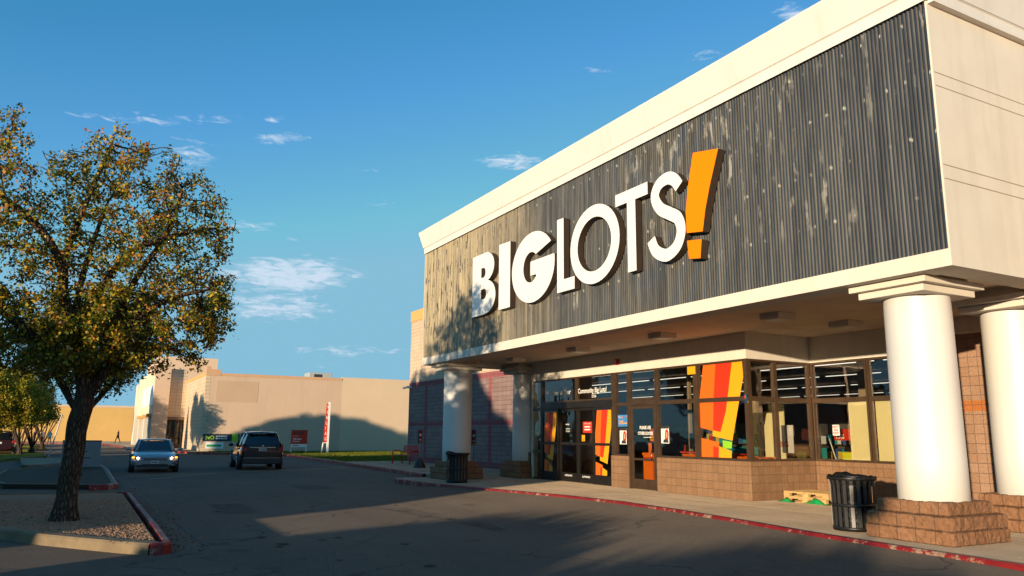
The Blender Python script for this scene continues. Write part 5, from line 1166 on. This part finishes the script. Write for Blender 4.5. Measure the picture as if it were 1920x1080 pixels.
E_ = [(.0, .65, 5.0, 1.7, 1.7, 2.0), (-.2, -1.3, 5.2, 1.8, 1.5, 1.5), (-.2, -2.9, 4.9, 1.7, 1.5, 1.7), (.0, .45, 6.15, 1.3, 1.3, 1.0), (.1, -1.55, 6.5, .8, .6, .8), (.1, 1.5, 3.7, 1.3, .95, 1.15), (0, -.6, 3.2, 1.5, 2.4, .8), (-.1, 1.75, 5.0, 1.2, .85, 1.4), (.1, .95, 3.25, 1.4, 1.45, .75), (0, -2.8, 3.7, 1.5, 1.5, 1.0), (.1, 2.0, 4.3, .9, .6, .8)]
make_tree('shade_tree', 'tall autumn shade tree with ridged dark trunk on the near gravel island', (-15.76, -.03, .14), limbs, E_, 7000, 70000, .058, LEAF1, .165, tip=.0032, expo=2.25, step=.13, di=1.4, dk=.22, spread=.075, minr=.012, bottom=4.0, low=2.4, clump=.5)
# tree in the sign island, half hidden behind it
def simple_limbs(h0, k, sp, h1, lean=0.):
    out = [[(0, 0, 0), (lean*.3, 0, h0*.5), (lean, 0, h0)]]
    for i in range(k): a = 2*math.pi*i/k+.4; out.append([(lean, 0, h0), (lean+sp*.4*math.cos(a), sp*.4*math.sin(a), h0+(h1-h0)*.4), (lean+sp*math.cos(a), sp*math.sin(a), h1)])
    return out
make_tree('shade_tree', 'second autumn tree standing behind the foreground trunk in the sign island', (-31.0, .05, .14), simple_limbs(1.9, 5, 1.6, 4.2), [(0, .0, 4.3, 2.3, 2.5, 1.6), (0, .3, 5.0, 1.6, 1.8, 1.5)], 1800, 24000, .085, LEAF1, .17, step=.2, dk=.32, spread=.13, minr=.015)
for i, (x, y, h, lb) in enumerate(((-60.1, -3.1, 5.9, 'multi-stemmed yellow-green tree in the grass island beside the maroon car'), (-64.2, -2.6, 6.2, 'yellow-green tree just behind the nearer multi-stemmed one'), (-76.5, -2.4, 7.0, 'small autumn tree in the second grass island'), (-97, -5.2, 6.5, 'farthest small tree down the parking lane'), (-70, -8.5, 6.6, 'leafy yellow-green tree at the left edge behind the parked cars'))):
    lb_ = [[(0, 0, 0), (0, 0, .25)]]+[[(0, 0, .25), (.4*math.cos(a), .4*math.sin(a), 1.2), (1.1*math.cos(a), 1.1*math.sin(a), 2.7)] for a in (.3, 1.3, 2.4, 3.5, 4.5, 5.5)]
    make_tree('parking_lot_tree', lb, (x, y, .14), lb_, [(0, -1.7, h*.62, 1.9, 2.4, h*.36), (0, -1.0, h*.55, 1.7, 2.0, h*.25)], 1300, 22000, .12, LEAF2, .13, step=.25, di=2.2, dk=.4, spread=.16, minr=.02, group='trees in the parking lot islands')

# ---------- unseen, behind the camera: casters added to shade the road, mirrored in the glass
def big_tree(name, label, x, y, E, trunk_h, n=9000, ls=.3, lm=LEAF3, cat_group=None):
    root = empty(name, label, 'tree', (x, y, 0), 0, cat_group)
    q = MB(); q.tube((0, 0, 0), (0, 0, trunk_h), .3, .2, 10)
    for e_ in E: q.tube((0, 0, trunk_h-.1), (e_[0]*.6, e_[1]*.6, e_[2]), .16, .05, 7)
    q.build('trunk', BARK, root); leaves_mesh(ellipsoids(E, n), None, ls, 'crown', lm, root); return root
def sxy(s, y): return s-SUN_K*y   # x of the point whose shadow line has ground coordinate s
TY = math.tan(SUN_EL)*math.sqrt(1+SUN_K**2)
BG = 'trees across the parking lot behind the viewer'

PROF = [(-80, 1.5, 12), (-62, .9, 11), (-60, 1.3, 11), (-58.3, 2.55, 13.6), (-56.8, 3.03, 16.2), (-55.2, 3.18, 18.9), (-53.5, 2.7, 21.7), (-51, 1.6, 25.8), (-49.5, 0, 13.2), (-42, 0, 14.5), (-37, 2.2, 12), (-34, 2.8, 15), (-32.2, 3.9, 16.45), (-29.5, 4.8, 16.45), (-26, 5.5, 16.45), (-24, 4.9, 16.45), (-22, 2.9, 16.45), (-20, 2.3, 12), (-15.9, 2.6, 11.5), (-15.2, 2.5, 6), (-14.3, 2.6, 0)]
NEAR = [(-11.5, 0, .8), (-11.3, 0, 1.7), (-10.9, 0, 3.6), (-10.5, 0, 5.6), (-9.1, 0, 7.6), (-7.8, 0, 8.6), (-6.6, 0, 7.4), (-5.5, 0, 4.5), (-4.5, 0, 6.3), (-3.6, 0, 8.9), (-2.9, 0, 9.5), (-2.1, 0, 9.8), (-1.5, 0, 9.5), (-1.0, 0, 9.), (-.2, 0, 8.2), (2.5, 0, 7.)]
def Hs(s, yc, tab): return float(np.interp(s, [a[0] for a in tab], [a[1]+TY*(a[2]-yc) for a in tab]))
def caster(s0, s1, yc, tab, label, n, ls, depth=.8, kind='lot_tree', cat=None):  # added leaf mass; its top is shaped by the shade wanted
    s = rng.uniform(s0, s1, n); dy = rng.uniform(-depth, depth, n); H = np.array([Hs(a, yc, tab) for a in s])+TY*(-dy)
    u = (s-s0)/(s1-s0); H = H-.18*np.abs(np.sin(s*2.3+1))*np.minimum(1, H*.2)
    z = H*rng.uniform(0, 1, n)**.8+.02; cx = (s0+s1)/2-SUN_K*yc
    P = np.column_stack([s-SUN_K*(yc+dy)-cx, dy, z-.0])
    root = empty(kind, label, cat or 'tree', (cx, yc, 0), 0, BG); h = float(H.mean())
    q = MB(); q.tube((0, 0, 0), (0, 0, h*.6), .16, .08, 8)
    for k_ in (-.35, .35): q.tube((0, 0, h*.3), (k_*(s1-s0), 0, h*.7), .08, .03, 6)
    q.build('trunk', BARK, root); leaves_mesh(P, None, ls, 'crown', LEAF3, root)
YC = -20.
for s0, s1, lb, n_ in ((-20.2, -14.3, 'dense evergreen behind the viewer shading the road beyond the gravel island', 15000), (-27, -20, 'tallest evergreen behind the viewer, shading the mauve block wall', 24000), (-34.5, -26.8, 'tall evergreen behind the viewer left of the tallest one', 24000), (-43, -34, 'broad low evergreen behind the viewer shading the cars on the road', 18000), (-50, -42.5, 'lowest evergreen behind the viewer shading the near lawn', 14000), (-60.5, -50.5, 'evergreen behind the viewer shading the mall wall', 22000)):
    caster(s0, s1, YC, PROF, lb, int(n_*1.3), .30)
for s0, s1, lb, n_ in ((-11.5, -8.4, 'low clipped shrub behind the viewer, leftmost of the hedge', 16000), (-8.6, -5.2, 'middle shrub of the hedge behind the viewer', 16000), (-5.3, -.9, 'round-topped shrub of the hedge behind the viewer', 20000), (-1.1, 2.5, 'rightmost low shrub of the hedge behind the viewer', 14000)):
    caster(s0, s1, -12., NEAR, lb, int(n_*1.5), .17, .5, 'shrub', 'shrub')  # unseen hedge, added; its height follows the shadow wanted on the road
root = empty('cypress', 'slim pointed cypress beyond the left edge shading the mall front', 'tree', (-71.2+SUN_K*12, -12, 0), 0, BG)
u_ = rng.uniform(0, 1, 9000)**.75; zz2 = (1-u_)*0+rng.uniform(.1, 5.5, 9000); rr_ = np.minimum(1.0, (5.6-zz2)*.33)*rng.uniform(0, 1, 9000)**.5; th = rng.uniform(0, 6.28, 9000)
leaves_mesh(np.column_stack([rr_*np.cos(th), rr_*np.sin(th), zz2]), None, .16, 'crown', LEAF3, root); q = MB(); q.tube((0, 0, 0), (0, 0, 4.5), .1, .03); q.build('trunk', BARK, root)

ss = empty('stop_sign', 'red octagonal road sign on a thin pole behind the viewer', 'road sign', (sxy(-1.75, -12), -12, 0), math.atan2(sv.y, sv.x))
q = MB(); zc = .68+TY*23.1

o8 = [(math.cos(R(22.5+45*i))*.34, math.sin(R(22.5+45*i))*.34) for i in range(8)]
q.poly([(.012, a, zc+b_) for a, b_ in o8], 0); q.poly([(-.0, a, zc+b_) for a, b_ in o8][::-1], 1)
for i in range(8):
    (a, b_), (c_, d_) = o8[i], o8[(i+1) % 8]; q.poly([(.012, a, zc+b_), (0, a, zc+b_), (0, c_, zc+d_), (.012, c_, zc+d_)], 1)
q.build('sign_face', [RED, GREY], ss); q = MB(); q.tube((-.03, 0, 0), (-.03, 0, zc+.3), .03, n=8); q.build('pole', GREY, ss)
